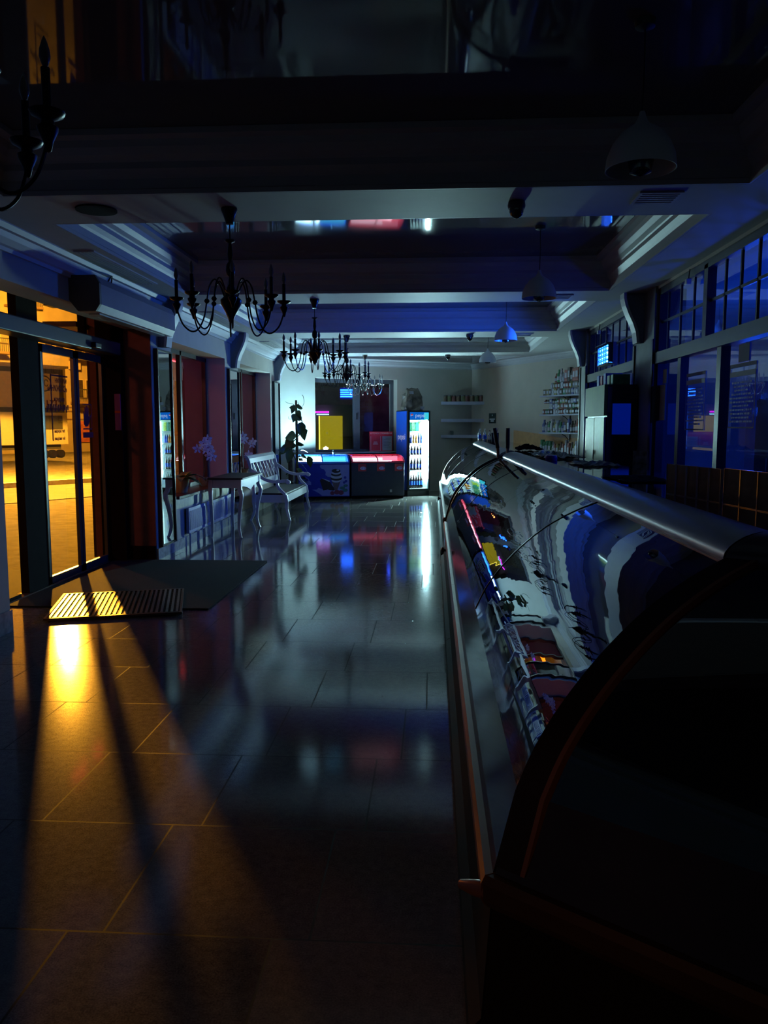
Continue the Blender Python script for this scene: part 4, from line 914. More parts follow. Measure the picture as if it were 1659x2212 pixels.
# ================================================================== CEILING FITTINGS
def chandelier(lab, x, y, mt, bulb, proto=None):
    if proto: return dup(proto, (x, y, HS), None, lab)
    r = thing('chandelier', lab, 'chandelier', (x, y, HS))
    m = MB(); m.lathe([(0, -0.001), (0.055, -0.001), (0.058, -0.012), (0.042, -0.05), (0.026, -0.10), (0.028, -0.108), (0.0, -0.112)], n=16); m.build('ceiling_canopy', mt, r, True)
    m = MB(); m.tube([(0, 0, -0.11), (0, 0, -0.22)], 0.005, 6); m.build('chain', mt, r)
    m = MB(); m.lathe([(0, -0.21), (0.034, -0.215), (0.034, -0.225), (0.012, -0.235), (0.016, -0.27), (0.02, -0.32), (0.013, -0.36), (0.03, -0.385), (0.034, -0.42), (0.028, -0.45), (0.012, -0.465), (0.015, -0.49), (0.012, -0.51), (0.03, -0.54), (0.034, -0.575),
        (0.05, -0.60), (0.075, -0.625), (0.07, -0.655), (0.045, -0.70), (0.02, -0.745), (0.006, -0.775), (0, -0.785)], n=18); m.build('turned_body', mt, r, True)
    for i in range(8):
        a = 2 * PI * (i + 0.35) / 8; c, s = math.cos(a), math.sin(a)
        pr = [(0.045, -0.60), (0.075, -0.52), (0.11, -0.485), (0.145, -0.53), (0.165, -0.63), (0.185, -0.74), (0.225, -0.825), (0.275, -0.845), (0.33, -0.80), (0.362, -0.72), (0.370, -0.665)]
        m = MB(); m.tube([(p.x * c, p.x * s, p.y) for p in spline([(u, v, 0) for u, v in pr], 4)], 0.0058, 6)
        m.lathe([(0, -0.655), (0.013, -0.648), (0.02, -0.635), (0.013, -0.622), (0, -0.615)], (0.166 * c, 0.166 * s, 0.0), 10); arm = m.build('arm', mt, r, True)
        m = MB(); m.lathe([(0, -0.73), (0.008, -0.725), (0.014, -0.70), (0.028, -0.672), (0.03, -0.66), (0.018, -0.652), (0.018, -0.642), (0.045, -0.628), (0.05, -0.618), (0.02, -0.615), (0, -0.615)], (0.37 * c, 0.37 * s, 0), 14); m.build('candle_cup', mt, arm, True)
        m = MB(); m.lathe([(0, -0.62), (0.0125, -0.62), (0.0125, -0.50), (0, -0.50)], (0.37 * c, 0.37 * s, 0), 10); m.build('candle_tube', mt if mt != chrome else whitep, arm, True)
        m = MB(); m.lathe([(0, -0.50), (0.008, -0.495), (0.016, -0.472), (0.014, -0.45), (0.006, -0.425), (0.001, -0.415), (0, -0.414)], (0.37 * c, 0.37 * s, 0), 10); m.build('bulb', bulb, arm, True)
    return r
bulbg = mat('clear_bulb', (0.25, 0.26, 0.28), 0.08, spec=0.9, var=0.05)
ch = chandelier('black eight-arm chandelier hanging second from the camera', -1.42, 5.65, iron, bulbg)
chandelier('black chandelier cut off at the upper left picture edge', -1.45, 2.2, iron, bulbg, ch)
chandelier('black eight-arm chandelier hanging third from the camera', -1.42, 9.65, iron, bulbg, ch)
chandelier('black eight-arm chandelier in front of the back window, behind the third', -1.45, 13.5, iron, bulbg, ch)
chandelier('shiny silvery chandelier farthest from the camera before the back window', -1.45, 17.1, chrome, bulbg)
def pendant(x, y, lab, proto=None):
    if proto: return dup(proto, (x, y, HC), None, lab)
    r = thing('pendant_lamp', lab, 'lamp', (x, y, HC))
    m = MB(); m.lathe([(0, -0.001), (0.05, -0.001), (0.045, -0.03), (0.01, -0.04), (0, -0.04)], n=14); m.build('ceiling_rose', black, r, True)
    m = MB(); m.tube([(0, 0, -0.03), (0.004, 0, -0.2), (0, 0, -0.42)], 0.004, 6); m.build('cord', black, r)
    m = MB(); P_ = [(0.012, -0.40), (0.02, -0.43), (0.035, -0.455), (0.09, -0.49), (0.13, -0.54), (0.155, -0.60), (0.162, -0.66)]
    R_ = P_ + [(a - 0.004, b + 0.001) for a, b in P_[::-1]]
    n = 28; rings = [[m.bm.verts.new((a * math.cos(2 * PI * q / n), a * math.sin(2 * PI * q / n), b)) for q in range(n)] for a, b in R_]
    for a, b in zip(rings, rings[1:] + rings[:1]):
        for q in range(n): m.bm.faces.new([a[q], a[(q + 1) % n], b[(q + 1) % n], b[q]])
    m.build('shade', mat('white_enamel', (0.62, 0.64, 0.66), 0.3, var=0.03), r, True)
    m = MB(); m.lathe([(0, -0.48), (0.03, -0.49), (0.045, -0.56), (0.06, -0.62), (0.05, -0.672), (0, -0.69)], n=14); m.build('bulb', mat('dark_globe_bulb', (0.02, 0.02, 0.03), 0.05, spec=1.0, var=0.05), r, True)
    return r
pd = pendant(0.96, 3.95, 'white dome pendant lamp nearest the camera, near the upper right')
pendant(0.985, 7.75, 'white dome pendant lamp second from the camera', pd)
pendant(1.01, 11.5, 'white dome pendant lamp third from the camera', pd)
pendant(1.02, 15.4, 'white dome pendant lamp farthest from the camera', pd)
for x, y, t in ((0.55, 5.6, 'black dome security camera under the nearest ceiling beam'), (0.59, 13.4, 'black dome security camera under the beam before the back wall'), (0.3, 17.2, 'small black dome camera under the last beam near the back wall')):
    r = thing('security_camera', t, 'security camera', (x, y, HS))
    m = MB(); m.lathe([(0, -0.001), (0.055, -0.001), (0.06, -0.03), (0.055, -0.05), (0, -0.05)], n=18); m.build('mount', mat('dark_grey_mount', (0.04, 0.04, 0.05), 0.4, var=0.1), r, True)
    m = MB(); m.lathe([(0.048, -0.05), (0.048, -0.07), (0.038, -0.095), (0.018, -0.11), (0, -0.113)], n=18); m.build('dome', mat('black_dome', (0.005, 0.005, 0.006), 0.03, spec=1.0, var=0.05), r, True)
def grille(x0, x1, y0, y1, lab, ns, along='y'):
    r = thing('ceiling_vent', lab, 'vent', (0, 0, HS))
    m = MB(); t = 0.02
    m.box(x0, x1, y0, y0 + t, -0.012, -0.001); m.box(x0, x1, y1 - t, y1, -0.012, -0.001); m.box(x0, x0 + t, y0 + t, y1 - t, -0.012, -0.001); m.box(x1 - t, x1, y0 + t, y1 - t, -0.012, -0.001); m.build('frame', mould_m, r)
    m = MB(); m.box(x0 + t, x1 - t, y0 + t, y1 - t, -0.003, -0.001); m.build('backing', mattblack, r)
    m = MB()
    for i in range(ns):
        if along == 'y': a = x0 + t + (i + .5) * (x1 - x0 - 2 * t) / ns; m.box(a - 0.007, a + 0.007, y0 + t, y1 - t, -0.014, -0.004)
        else: a = y0 + t + (i + .5) * (y1 - y0 - 2 * t) / ns; m.box(x0 + t, x1 - t, a - 0.01, a + 0.01, -0.014, -0.004)
    m.build('slats', mould_m, r)
grille(-3.10, -2.92, 6.9, 8.5, 'long slatted vent in the left ceiling border above the sliding door', 4)
grille(-3.10, -2.92, 10.6, 12.1, 'long slatted vent in the left ceiling border above the first orchid window', 4)
grille(-3.10, -2.92, 14.3, 15.5, 'long slatted vent in the left ceiling border above the second orchid window', 4)
grille(1.32, 1.60, 5.42, 5.70, 'square ceiling vent in the nearest beam at the right', 5, 'x')
grille(1.32, 1.60, 9.48, 9.80, 'square ceiling vent in the second beam at the right', 5, 'x')
grille(1.32, 1.62, 13.3, 13.7, 'square ceiling vent in the third beam at the right', 5, 'x')
m = MB(); m.lathe([(0, -0.001), (0.14, -0.001), (0.14, -0.012), (0.10, -0.014), (0, -0.006)], n=24); tag(m.build('speaker_disc', mattblack, None, True, loc=(-2.35, 5.62, HS)), 'dark round ceiling speaker in the nearest beam at the left', 'speaker')
for y, t in ((7.9, 'small white sensor above the right window nearest the camera'), (12.0, 'small white sensor above the farther right window')):
    r = thing('window_sensor', t, 'sensor', (XR - 0.02, y, 2.98)); m = MB(); m.box(-0.025, 0.019, -0.03, 0.03, -0.05, 0.0, 0.004); m.build('sensor_body', whitep, r); m = MB(); m.tube([(0, 0, 0), (0.01, 0, 0.09)], 0.006, 6); m.build('cable', black, r)

# ================================================================== BENCH, TABLE, RADIATOR
def make_bench():
    r = thing('bench', 'white two-arm garden bench with a lattice back and dark seat beside the windows', 'bench', (-2.46, 13.28, 0), PI / 2)
    L = 2.22; sz = 0.44
    m = MB(); m.box(0.03, L - 0.03, 0.02, 0.56, sz, sz + 0.03, 0.008); m.build('seat', seat_m, r)
    m = MB(); m.box(0.05, L - 0.05, 0.0, 0.03, sz - 0.13, sz - 0.001); m.box(0.05, L - 0.05, 0.54, 0.57, sz - 0.10, sz - 0.001); m.box(0.02, 0.05, 0.03, 0.54, sz - 0.13, sz - 0.001); m.box(L - 0.05, L - 0.02, 0.03, 0.54, sz - 0.13, sz - 0.001); m.build('apron', white_paint, r)
    for x in (0.025, L - 0.025):
        m = MB(); m.tube(spline([(x, 0.02, sz), (x, 0.00, sz - 0.12), (x, 0.0, 0.22), (x, -0.03, 0.09), (x, -0.055, 0.0)]), [1.15] * 7 + [1.0] * 6 + [0.8] * 6 + [0.62] * 6, sq=(0.05, 0.05)); m.build('leg', white_paint, r)
        m = MB(); m.tube(spline([(x, 0.56, sz), (x, 0.56, sz - 0.12), (x, 0.55, 0.2), (x, 0.58, 0.08), (x, 0.62, 0.0)]), [1.1] * 7 + [1.0] * 6 + [0.8] * 6 + [0.65] * 6, sq=(0.05, 0.05)); m.build('leg', white_paint, r)
        m = MB(); m.tube(spline([(x, 0.55, sz), (x, 0.575, 0.7), (x, 0.62, 0.95), (x, 0.66, 1.06), (x, 0.70, 1.09)]), 1.0, sq=(0.045, 0.05)); m.build('back_post', white_paint, r)
        m = MB(); m.tube(spline([(x, 0.60, 0.86), (x, 0.50, 0.80), (x, 0.38, 0.71), (x, 0.22, 0.665), (x, 0.08, 0.67), (x, 0.0, 0.675), (x, -0.03, 0.65)]), [1] * 30 + [1.2] * 7, sq=(0.06, 0.05)); ar = m.build('armrest', white_paint, r)
        m = MB(); m.tube([(x - 0.032, -0.035, 0.655), (x + 0.032, -0.035, 0.655)], 0.034, 14); m.build('scroll', white_paint, ar, True)
        m = MB(); m.tube(spline([(x, 0.16, 0.65), (x, 0.145, 0.58), (x, 0.09, 0.51), (x, 0.03, 0.45), (x, 0.02, 0.40)]), 1.0, sq=(0.045, 0.055)); m.build('arm_support', white_paint, r)
    def yb(z): return 0.55 + (z - sz) * 0.17
    m = MB(); m.prism([(yb(0.97) - 0.02, 0.97), (yb(1.05) - 0.025, 1.05), (yb(1.09) + 0.0, 1.095), (yb(1.09) + 0.05, 1.10), (yb(1.05) + 0.03, 1.07), (yb(0.97) + 0.02, 0.97)], 0.02, L - 0.02, 'x'); m.build('top_rail', white_paint, r)
    m = MB(); m.prism([(yb(.56) - .015, .56), (yb(.66) - .015, .66), (yb(.66) + .015, .66), (yb(.56) + .015, .56)], 0.04, L - 0.04, 'x'); m.build('lower_rail', white_paint, r)
    m = MB(); n = 4
    for i in range(n):
        a = 0.05 + i * (L - 0.1) / n; b = a + (L - 0.1) / n; c = (a + b) / 2
        for p, q in (((a, .66), (c, .97)), ((c, .97), (b, .66)), ((a, .97), (c, .66)), ((c, .66), (b, .97)), ((c, .66), (c, .97))):
            m.tube([(p[0], yb(p[1]), p[1]), (q[0], yb(q[1]), q[1])], 1.0, sq=(0.026, 0.018))
    m.build('lattice', white_paint, r)
make_bench()
def make_table():
    x0, x1, y0, y1, zt = -3.19, -2.72, 11.18, 12.45, 0.84
    r = thing('console_table', 'white console table with a dark top and curved legs under the orchid window', 'table', (0, 0, 0))
    m = MB(); m.box(x0 - 0.01, x1 + 0.03, y0 - 0.03, y1 + 0.03, zt, zt + 0.025, 0.006); m.build('tabletop', seat_m, r)
    m = MB(); m.box(x0 + 0.03, x1 - 0.03, y0 + 0.01, y0 + 0.03, zt - 0.12, zt - 0.001); m.box(x0 + 0.01, x0 + 0.03, y0 + 0.03, y1 - 0.03, zt - 0.12, zt - 0.001); m.box(x0 + 0.03, x1 - 0.03, y1 - 0.03, y1 - 0.01, zt - 0.12, zt - 0.001)
    ym = (y0 + y1) / 2
    m.prism([(y0 + .03, zt - .001), (y0 + .03, zt - .10), (y0 + .2, zt - .11), (ym - .2, zt - .14), (ym, zt - .19), (ym + .2, zt - .14), (y1 - .2, zt - .11), (y1 - .03, zt - .10), (y1 - .03, zt - .001)], x1 - 0.03, x1 - 0.01, 'x'); m.build('apron', white_paint, r)
    for x, y, sx, sy in ((x0 + 0.03, y0 + 0.03, -1, -1), (x1 - 0.03, y0 + 0.03, 1, -1), (x0 + 0.03, y1 - 0.03, -1, 1), (x1 - 0.03, y1 - 0.03, 1, 1)):
        k1 = 0 if sx < 0 else 1
        m = MB(); pts = spline([(x, y, zt - 0.001), (x + .005 * sx, y + .005 * sy, 0.70), (x + .035 * sx * k1, y + .03 * sy, 0.60), (x + .0 * sx, y, 0.40), (x - .02 * sx * k1, y - .02 * sy, 0.18), (x + .0 * sx, y, 0.05), (x + .02 * sx * k1, y + .02 * sy, 0.0)])
        nn = len(pts); m.tube(pts, [1.25 - 0.75 * i / nn for i in range(nn)], sq=(0.05, 0.05)); m.build('leg', white_paint, r)
make_table()
r = thing('radiator', 'long low white panel radiator on the wall below the orchid window', 'radiator', (0, 0, 0))
m = MB(); m.box(-3.275, -3.235, 10.38, 12.72, 0.17, 0.51, 0.006); m.build('panel', mat('radiator_white', (0.40, 0.42, 0.60), 0.45, var=0.04), r)
m = MB()
for i in range(57): m.box(-3.234, -3.228, 10.42 + i * 0.0395, 10.44 + i * 0.0395, 0.21, 0.47)
m.build('ribs', MATS['radiator_white'], r)
m = MB(); m.box(-3.298, -3.276, 10.5, 10.56, 0.2, 0.48); m.box(-3.298, -3.276, 12.5, 12.56, 0.2, 0.48); m.tube([(-3.25, 12.65, 0.17), (-3.25, 12.65, 0.0)], 0.012); m.tube([(-3.25, 10.45, 0.17), (-3.25, 10.45, 0.0)], 0.012); m.build('brackets_and_pipes', white_paint, r)

# ================================================================== PLANTS
def leaf(name, base, direction, L, Wd, mt, parent, droop=0.3, roll=0.0, pointed=0.5):
    d = Vector(direction).normalized(); up = Vector((0, 0, 1)); side = d.cross(up)
    if side.length < 0.1: side = Vector((1, 0, 0))
    side.normalize(); nrm = side.cross(d); side = (side * math.cos(roll) + nrm * math.sin(roll)); nrm = side.cross(d)
    m = MB(); rows = []; n = 8
    for i in range(n + 1):
        t = i / n; wv = Wd * math.sin(PI * min(1, t ** 0.75)) * 0.5 if i < n else 0
        c = Vector(base) + d * L * t + up * (-droop * L * t * t)
        rows.append([m.bm.verts.new(c - side * wv + nrm * wv * 0.25), m.bm.verts.new(c), m.bm.verts.new(c + side * wv + nrm * wv * 0.25)])
    for a, b in zip(rows, rows[1:]):
        for q in range(2): m.bm.faces.new([a[q], a[q + 1], b[q + 1], b[q]])
    bmesh.ops.remove_doubles(m.bm, verts=m.bm.verts, dist=1e-5)
    return m.build(name, mt, parent, True)
def pot(parent, r0, r1, h_, mt):
    m = MB(); m.lathe([(0, 0), (r0, 0), (r1 * .97, h_ * .85), (r1 * 1.05, h_ * .86), (r1 * 1.05, h_), (r1 * .9, h_), (r1 * .88, h_ * .9), (0, h_ * .9)], n=20); m.build('pot', mt, parent, True)
def blossom(parent, c, s, face):
    f = Vector(face).normalized(); a = f.cross(Vector((0, 0, 1))).normalized(); b = a.cross(f)
    m = MB()
    for k_ in range(5):
        an = 2 * PI * k_ / 5 + PI / 2; d = a * math.cos(an) + b * math.sin(an); e = f.cross(d); wd = s * (0.62 if k_ in (1, 4) else 0.42)
        pts = [Vector(c), Vector(c) + d * s * .45 + e * wd * .5 + f * s * .12, Vector(c) + d * s * .8 + e * wd * .4 + f * s * .15, Vector(c) + d * s + f * s * .05, Vector(c) + d * s * .8 - e * wd * .4 + f * s * .15, Vector(c) + d * s * .45 - e * wd * .5 + f * s * .12]
        m.bm.faces.new([m.bm.verts.new(p) for p in pts])
    o = m.build('blossom', petal_m, parent)
    m = MB(); m.lathe([(0, 0), (s * .14, s * .03), (s * .1, s * .2), (0, s * .25)], n=8, M=Matrix.Translation(Vector(c)) @ f.to_track_quat('Z', 'Y').to_matrix().to_4x4()); m.build('lip', mat('orchid_lip', (0.55, 0.12, 0.22), 0.5, var=0.2), o)
SZ = 0.702
pv = thing('potted_plant', 'broad variegated leaf plant in a yellow pot on the first window sill', 'potted plant', (-3.40, 10.62, SZ))
pot(pv, 0.075, 0.105, 0.19, pot_m)
for i, (an, el, L, wd) in enumerate(((0.2, .6, .36, .17), (0.9, .7, .34, .16), (1.5, .5, .42, .18), (1.3, 1.1, .30, .15), (2.4, .8, .3, .14), (-0.6, .6, .34, .16), (-1.3, .5, .34, .15), (-2.0, .9, .26, .14), (3.0, 1.2, .26, .13), (0.5, 1.3, .30, .14), (1.7, .2, .40, .16), (-0.2, .2, .30, .15))):
    if math.cos(an) < -0.2: L *= 0.6
    leaf('leaf', (0.02 * math.cos(an), 0.02 * math.sin(an), 0.18), (math.cos(an), math.sin(an), el), L, wd, leaf2_m, pv, 0.5)
def orchid(lab, loc, potm, stems, s, nleaf=4):
    r = thing('orchid', lab, 'orchid', loc)
    pot(r, 0.05, 0.07, 0.13, potm)
    for i in range(nleaf):
        a = 2 * PI * i / nleaf + 0.5; leaf('leaf', (0, 0, 0.12), (math.cos(a) * (0.55 if math.cos(a) < 0 else 1), math.sin(a), 0.45), 0.20, 0.065, leaf_m, r, 0.6)
    for pts, bl in stems:
        sp = spline(pts); m = MB(); m.tube(sp, 0.004, 6); m.build('stem', mat('orchid_stem', (0.05, 0.06, 0.03), 0.6, var=0.2), r)
        for (x, y, z) in bl: blossom(r, (x, y, z), s, (0.55, -0.8, 0.15 + 0.1 * math.sin(y * 40)))
    return r
orchid('orchid with a dense cluster of pale pink blossoms on the first window sill', (-3.42, 11.72, SZ), white_pot,
    [([(0, 0, .1), (0, .03, .3), (0.0, .02, .5), (.02, -.02, .66), (.06, -.06, .68)], [(.02, -.02, .60), (.05, .06, .66), (.04, -.08, .64), (.08, .0, .70), (.03, .12, .62), (.10, -.06, .58), (.06, .14, .56), (.03, .04, .54), (-.04, -.14, .56)]),
     ([(0, 0, .1), (.02, .06, .3), (.03, .12, .45), (.05, .18, .52)], [(.06, .22, .50), (.05, .16, .44), (.08, .24, .42), (.07, .12, .52)])], 0.078)
orchid('orchid with loose white blossoms in a yellow pot on the second window sill', (-3.40, 14.25, SZ), pot_m,
    [([(0, 0, .1), (0, -.06, .4), (0, -.12, .62), (.03, -.2, .74)], [(.03, -.2, .72), (.04, -.12, .66), (.03, -.26, .64)]),
     ([(0, 0, .1), (0.02, .1, .35), (.04, .22, .5), (.06, .40, .60)], [(.06, .46, .60), (.05, .40, .56), (.05, .14, .38), (.06, .06, .34)])], 0.085, 5)
# climbing plant
cp = thing('climbing_plant', 'tall climbing plant twisting up a moss pole behind the bench', 'potted plant', (-2.85, 16.62, 0))
pot(cp, 0.13, 0.18, 0.32, mat('dark_pot', (0.03, 0.03, 0.03), 0.5, var=0.1))
m = MB(); m.tube([(0, 0, 0.28), (0.01, 0, 1.2), (0.0, 0, 2.13)], [0.032, 0.030, 0.022], 10); m.build('moss_pole', bark_m, cp, True)
m = MB(); m.tube([(-0.13, 0.03, 0.28), (-0.14, 0.02, 0.8), (-0.13, 0.02, 1.24)], [0.05, 0.048, 0.045], 10); m.build('moss_pole', bark_m, cp, True)
m = MB(); m.tube(spline([(0, -0.04, .3), (0.05, -0.04, .7), (-.06, -.05, 1.0), (-.12, -.05, 1.2), (0, -.05, 1.33), (.12, -.04, 1.5), (.13, -.03, 1.68), (.04, -.04, 1.85), (0, -.04, 2.0)]), 0.009, 6); m.build('stem', leaf_m, cp, True)
for pts in ([(0, -.03, 2.0), (-.06, -.03, 2.05), (-.16, -.03, 2.07), (-.22, -.03, 2.10)], [(.02, -.03, 1.97), (.12, -.03, 1.99), (.17, -.03, 2.07), (.16, -.03, 2.20), (.13, -.03, 2.24)], [(0, -.03, 1.78), (-.08, -.03, 1.74), (-.15, -.03, 1.75), (-.15, -.03, 1.80)], [(.02, -.03, 1.98), (.06, -.03, 2.04), (.04, -.03, 2.10)], [(.05, -.03, 1.05), (.15, -.03, .98), (.24, -.04, .92)]):
    m = MB(); m.tube(spline(pts), 0.005, 5); m.build('tendril', leaf_m, cp, True)
rnd = random.Random(21)
for b, d, L, wd, dr in (((0, -.05, 1.38), (-1, -.1, .05), .22, .17, .2), ((-.05, -.05, 1.32), (-.9, -.1, -.5), .22, .15, .3), ((.03, -.05, 1.45), (.7, -.1, .35), .20, .17, .2), ((.10, -.05, 1.55), (.3, -.1, -.8), .20, .16, .1), ((.12, -.05, 1.68), (-.1, -.1, -1), .20, .13, .1), ((.12, -.05, 1.72), (-.6, -.1, .5), .12, .08, .1),
        ((0, -.05, 1.9), (.5, -.2, -.5), .14, .11, .2), ((0, -.05, 1.95), (-.5, -.2, .3), .13, .09, .3), ((0, -.05, 1.85), (-.3, -.2, -.8), .13, .1, .2), ((.02, -.05, 1.98), (.5, -.2, .1), .12, .09, .3), ((0, -.05, 1.82), (.6, -.2, -.3), .12, .1, .3), ((-.02, -.05, 2.02), (-.3, -.2, -.6), .12, .08, .3),
        ((.24, -.05, .97), (.25, -.1, -.9), .20, .14, .0), ((.02, -.05, 1.2), (.6, -.1, .2), .13, .08, .3), ((0, -.05, 1.2), (-.6, -.1, -.1), .12, .07, .2), ((-.1, -.05, 1.2), (-.8, -.1, -.3), .20, .12, .4), ((-.15, -.05, 1.15), (-1, -.1, -.2), .22, .14, .5), ((-.1, -.05, 1.1), (-.3, -.3, -.9), .2, .12, .2),
        ((-.2, -.05, 1.1), (-.6, -.3, .3), .16, .12, .4)):
    leaf('leaf', b, d, L * (1.25 if d[0] > -0.7 else 1.05), wd * 1.5, leaf_m, cp, dr, roll=rnd.uniform(.9, 1.5))
for i in range(34):
    z = rnd.uniform(0.35, 1.12); a = rnd.uniform(0, 2 * PI)
    leaf('leaf', (0.10 * math.cos(a) - .02, .06 * math.sin(a), z), (math.cos(a), math.sin(a) * .7, rnd.uniform(-.3, .5)), rnd.uniform(.12, .2) * (0.7 if math.cos(a) < 0 else 1), rnd.uniform(.07, .12), leaf_m, cp, .5, roll=rnd.uniform(-.6, .6))

# ================================================================== OUTSIDE
asph = mat('wet_asphalt', (0.055, 0.05, 0.047), 0.8, spec=0.15, var=0.3, vs=4, bump=0.3, bs=30)
pave = mat('paving', (0.12, 0.11, 0.10), 0.9, spec=0.05, var=0.35, vs=5, bump=0.5, bs=18)
AE = math.radians(58.5)
m = MB(); m.box(-120, -3.985, -40, 160, -0.25, -0.06); struct(m.build('ground', pave))
m = MB(); m.box(-3.986, 60, 20.71, 160, -0.25, -0.06); struct(m.build('ground', pave))
m = MB(); m.box(-60, 60, -5.0, 6.5, -0.058, -0.04); struct(m.build('road', asph, None, loc=(-17.0 + .853 * 12.5, 37.0 - .522 * 12.5, 0), rz=AE)) if False else None
road = MB(); road.box(-60, 40, -17.5, -13.5, -0.059, -0.045); struct(road.build('road', asph, None, loc=(-17, 37, 0), rz=AE))
m = MB(); m.box(-60, 40, -13.4, -13.1, -0.059, 0.08); struct(m.build('kerb', mat('kerb_stone', (0.35, 0.33, 0.3), 0.7, var=0.2), None, loc=(-17, 37, 0), rz=AE))
m = MB(); m.box(-6.5, -4.06, 6.3, 8.7, -0.059, -0.03); tag(m.build('outer_mat', mattblack), 'dark mat on the pavement outside the sliding door', 'mat')
# lamp posts
def lamp_post(loc, lab):
    x, y, z = loc
    r = thing('street_lamp', lab, 'street lamp', (x, y, -0.06))
    m = MB(); m.tube([(0.9, 0.6, 0), (0.9, 0.6, z + 0.3)], [0.09, 0.05], 10); m.tube(spline([(0.9, .6, z + .3), (.7, .45, z + .5), (.3, .2, z + .45), (0, 0, z + .35)]), 0.035, 8); m.build('pole', black, r, True)
    m = MB(); m.prism([(-0.16, z + 0.32), (0.16, z + 0.32), (0.12, z + 0.42), (-0.12, z + 0.42)], -0.3, 0.3, 'y'); m.build('lamp_head', black, r)
lamp_post(LAMP_A, 'street lamp pole across the pavement outside the entrance'); lamp_post(LAMP_B, 'second street lamp pole nearer the shop front')
# trailer with printed side
ym = mat('cream_trailer_side', (0.46, 0.42, 0.34), 0.6, var=0.05); dk = mat('dark_grey_print', (0.06, 0.06, 0.06), 0.6, var=0.1)
tr = thing('trailer', 'long white advertising trailer with dark frame and phone number across the street', 'trailer', (-17, 37, 0), AE)
m = MB(); m.box(-9, -0.28, 0, 2.4, 0.75, 4.25); m.build('trailer_body', ym, tr)
m = MB(); m.box(-9.05, -0.15, -0.06, 2.45, 4.251, 4.36); m.build('roof_edge', ym, tr)
m = MB(); m.box(-8.9, -0.43, -0.03, -0.002, 3.98, 4.19); m.box(-8.9, -0.43, -0.03, -0.002, 2.21, 2.42); m.box(-0.64, -0.43, -0.03, -0.002, 2.42, 3.98); m.build('dark_frame_print', dk, tr)
text('phone_number', '65-171', 0.33, ink, tr, (-1.36, -0.04, 2.64), ext=0.005, sx=1.35, bold=0.008)
m = MB(); n = 30; m.tube([(-1.40 + .34 * math.cos(a), -0.03, 3.52 + .34 * math.sin(a)) for a in [0.15 + i * 2 * PI * .93 / n for i in range(n + 1)]], 0.028, 6); m.build('round_logo', dk, tr)
text('logo_letters', 'КС', 0.42, dk, tr, (-1.42, -0.04, 3.52), ext=0.004, sx=0.8)
m = MB(); m.box(-1.42, -0.55, -0.03, -0.002, 1.44, 2.06); m.build('dark_panel', dk, tr)
m = MB(); m.box(-1.70, -1.46, -0.04, -0.002, 1.78, 2.02); m.build('lit_window', emis('lit_window', (1.0, 0.85, 0.35), 2.2), tr)
m = MB(); m.box(-1.68, -1.46, -0.03, -0.002, 1.22, 1.72); m.build('red_panel', mat('red_white_print', (0.5, 0.16, 0.1), 0.6, var=0.4), tr)
for x in (-1.35, -0.95, -0.55, -6.5, -7.0):
    m = MB(); m.lathe([(0, 0), (0.15, 0), (0.19, 0.03), (0.19, 0.25), (0.15, 0.3), (0, 0.3)], n=20, M=Matrix.Translation((x, 0.4, 0.30)) @ Matrix.Rotation(PI / 2, 4, 'X')); m.build('wheel', mattblack, tr, True)
m = MB(); m.box(-8.8, -0.4, 0.4, 2.0, 0.52, 0.75); m.build('chassis', dk, tr)
# apartment building
bm_ = mat('ochre_facade', (0.46, 0.38, 0.28), 0.85, var=0.12, vs=1.2); wd_ = mat('dark_window', (0.06, 0.045, 0.04), 0.2, var=0.2)
ap = thing('apartment_building', 'ochre lit apartment block with balconies across the street', 'building', (-23, 50, 0), AE)
m = MB(); m.box(-26, 14, 0, 9, -0.06, 15); m.build('facade_wall', bm_, ap)
lin = mat('facade_band', (0.30, 0.20, 0.13), 0.8, var=0.1)
m = MB()
for z in (2.5, 2.75, 2.0): m.box(-26, 14, -0.05, -0.001, z, z + 0.07)
m.build('cornice_bands', lin, ap)
for i, u in enumerate([-12.3 + 2.05 * q for q in range(11)]):
    for z0 in (3.25, 6.0, 8.8):
        if (i + int(z0)) % 3 == 0:
            m = MB(); m.box(u - 0.1, u + 1.9, -0.9, -0.05, z0 - 0.25, z0 - 0.12); m.build('balcony_slab', lin, ap)
            m = MB(); m.box(u - 0.1, u + 1.9, -0.9, -0.86, z0 + 0.6, z0 + 0.66)
            for q in range(17): m.box(u - 0.1 + q * 0.12, u - 0.08 + q * 0.12, -0.9, -0.88, z0 - 0.12, z0 + 0.6)
            m.build('balcony_railing', dk, ap)
        for du in (0.0, 0.75):
            m = MB(); m.box(u + 0.3 + du, u + 0.93 + du, -0.03, -0.001, z0 + 0.1, z0 + 1.35); f = m.build('window', mat('cream_frame', (0.6, 0.5, 0.36), 0.7, var=0.05), ap)
            m = MB(); m.box(u + 0.38 + du, u + 0.85 + du, -0.045, -0.031, z0 + 0.18, z0 + 1.27); m.build('pane', wd_, f)
for u, z in ((-0.15, 5.15), (3.1, 6.9)):
    m = MB(); m.box(u, u + 0.7, -0.35, -0.02, z, z + 0.5, 0.02); m.build('air_conditioner', mat('ac_white', (0.6, 0.5, 0.38), 0.6, var=0.05), ap)
m = MB(); m.box(-0.02 + 0.3, 1.3, -0.06, -0.001, 0.55, 1.9); m.build('shop_poster', mat('red_poster', (0.45, 0.12, 0.10), 0.7, var=0.35, vs=3), ap)
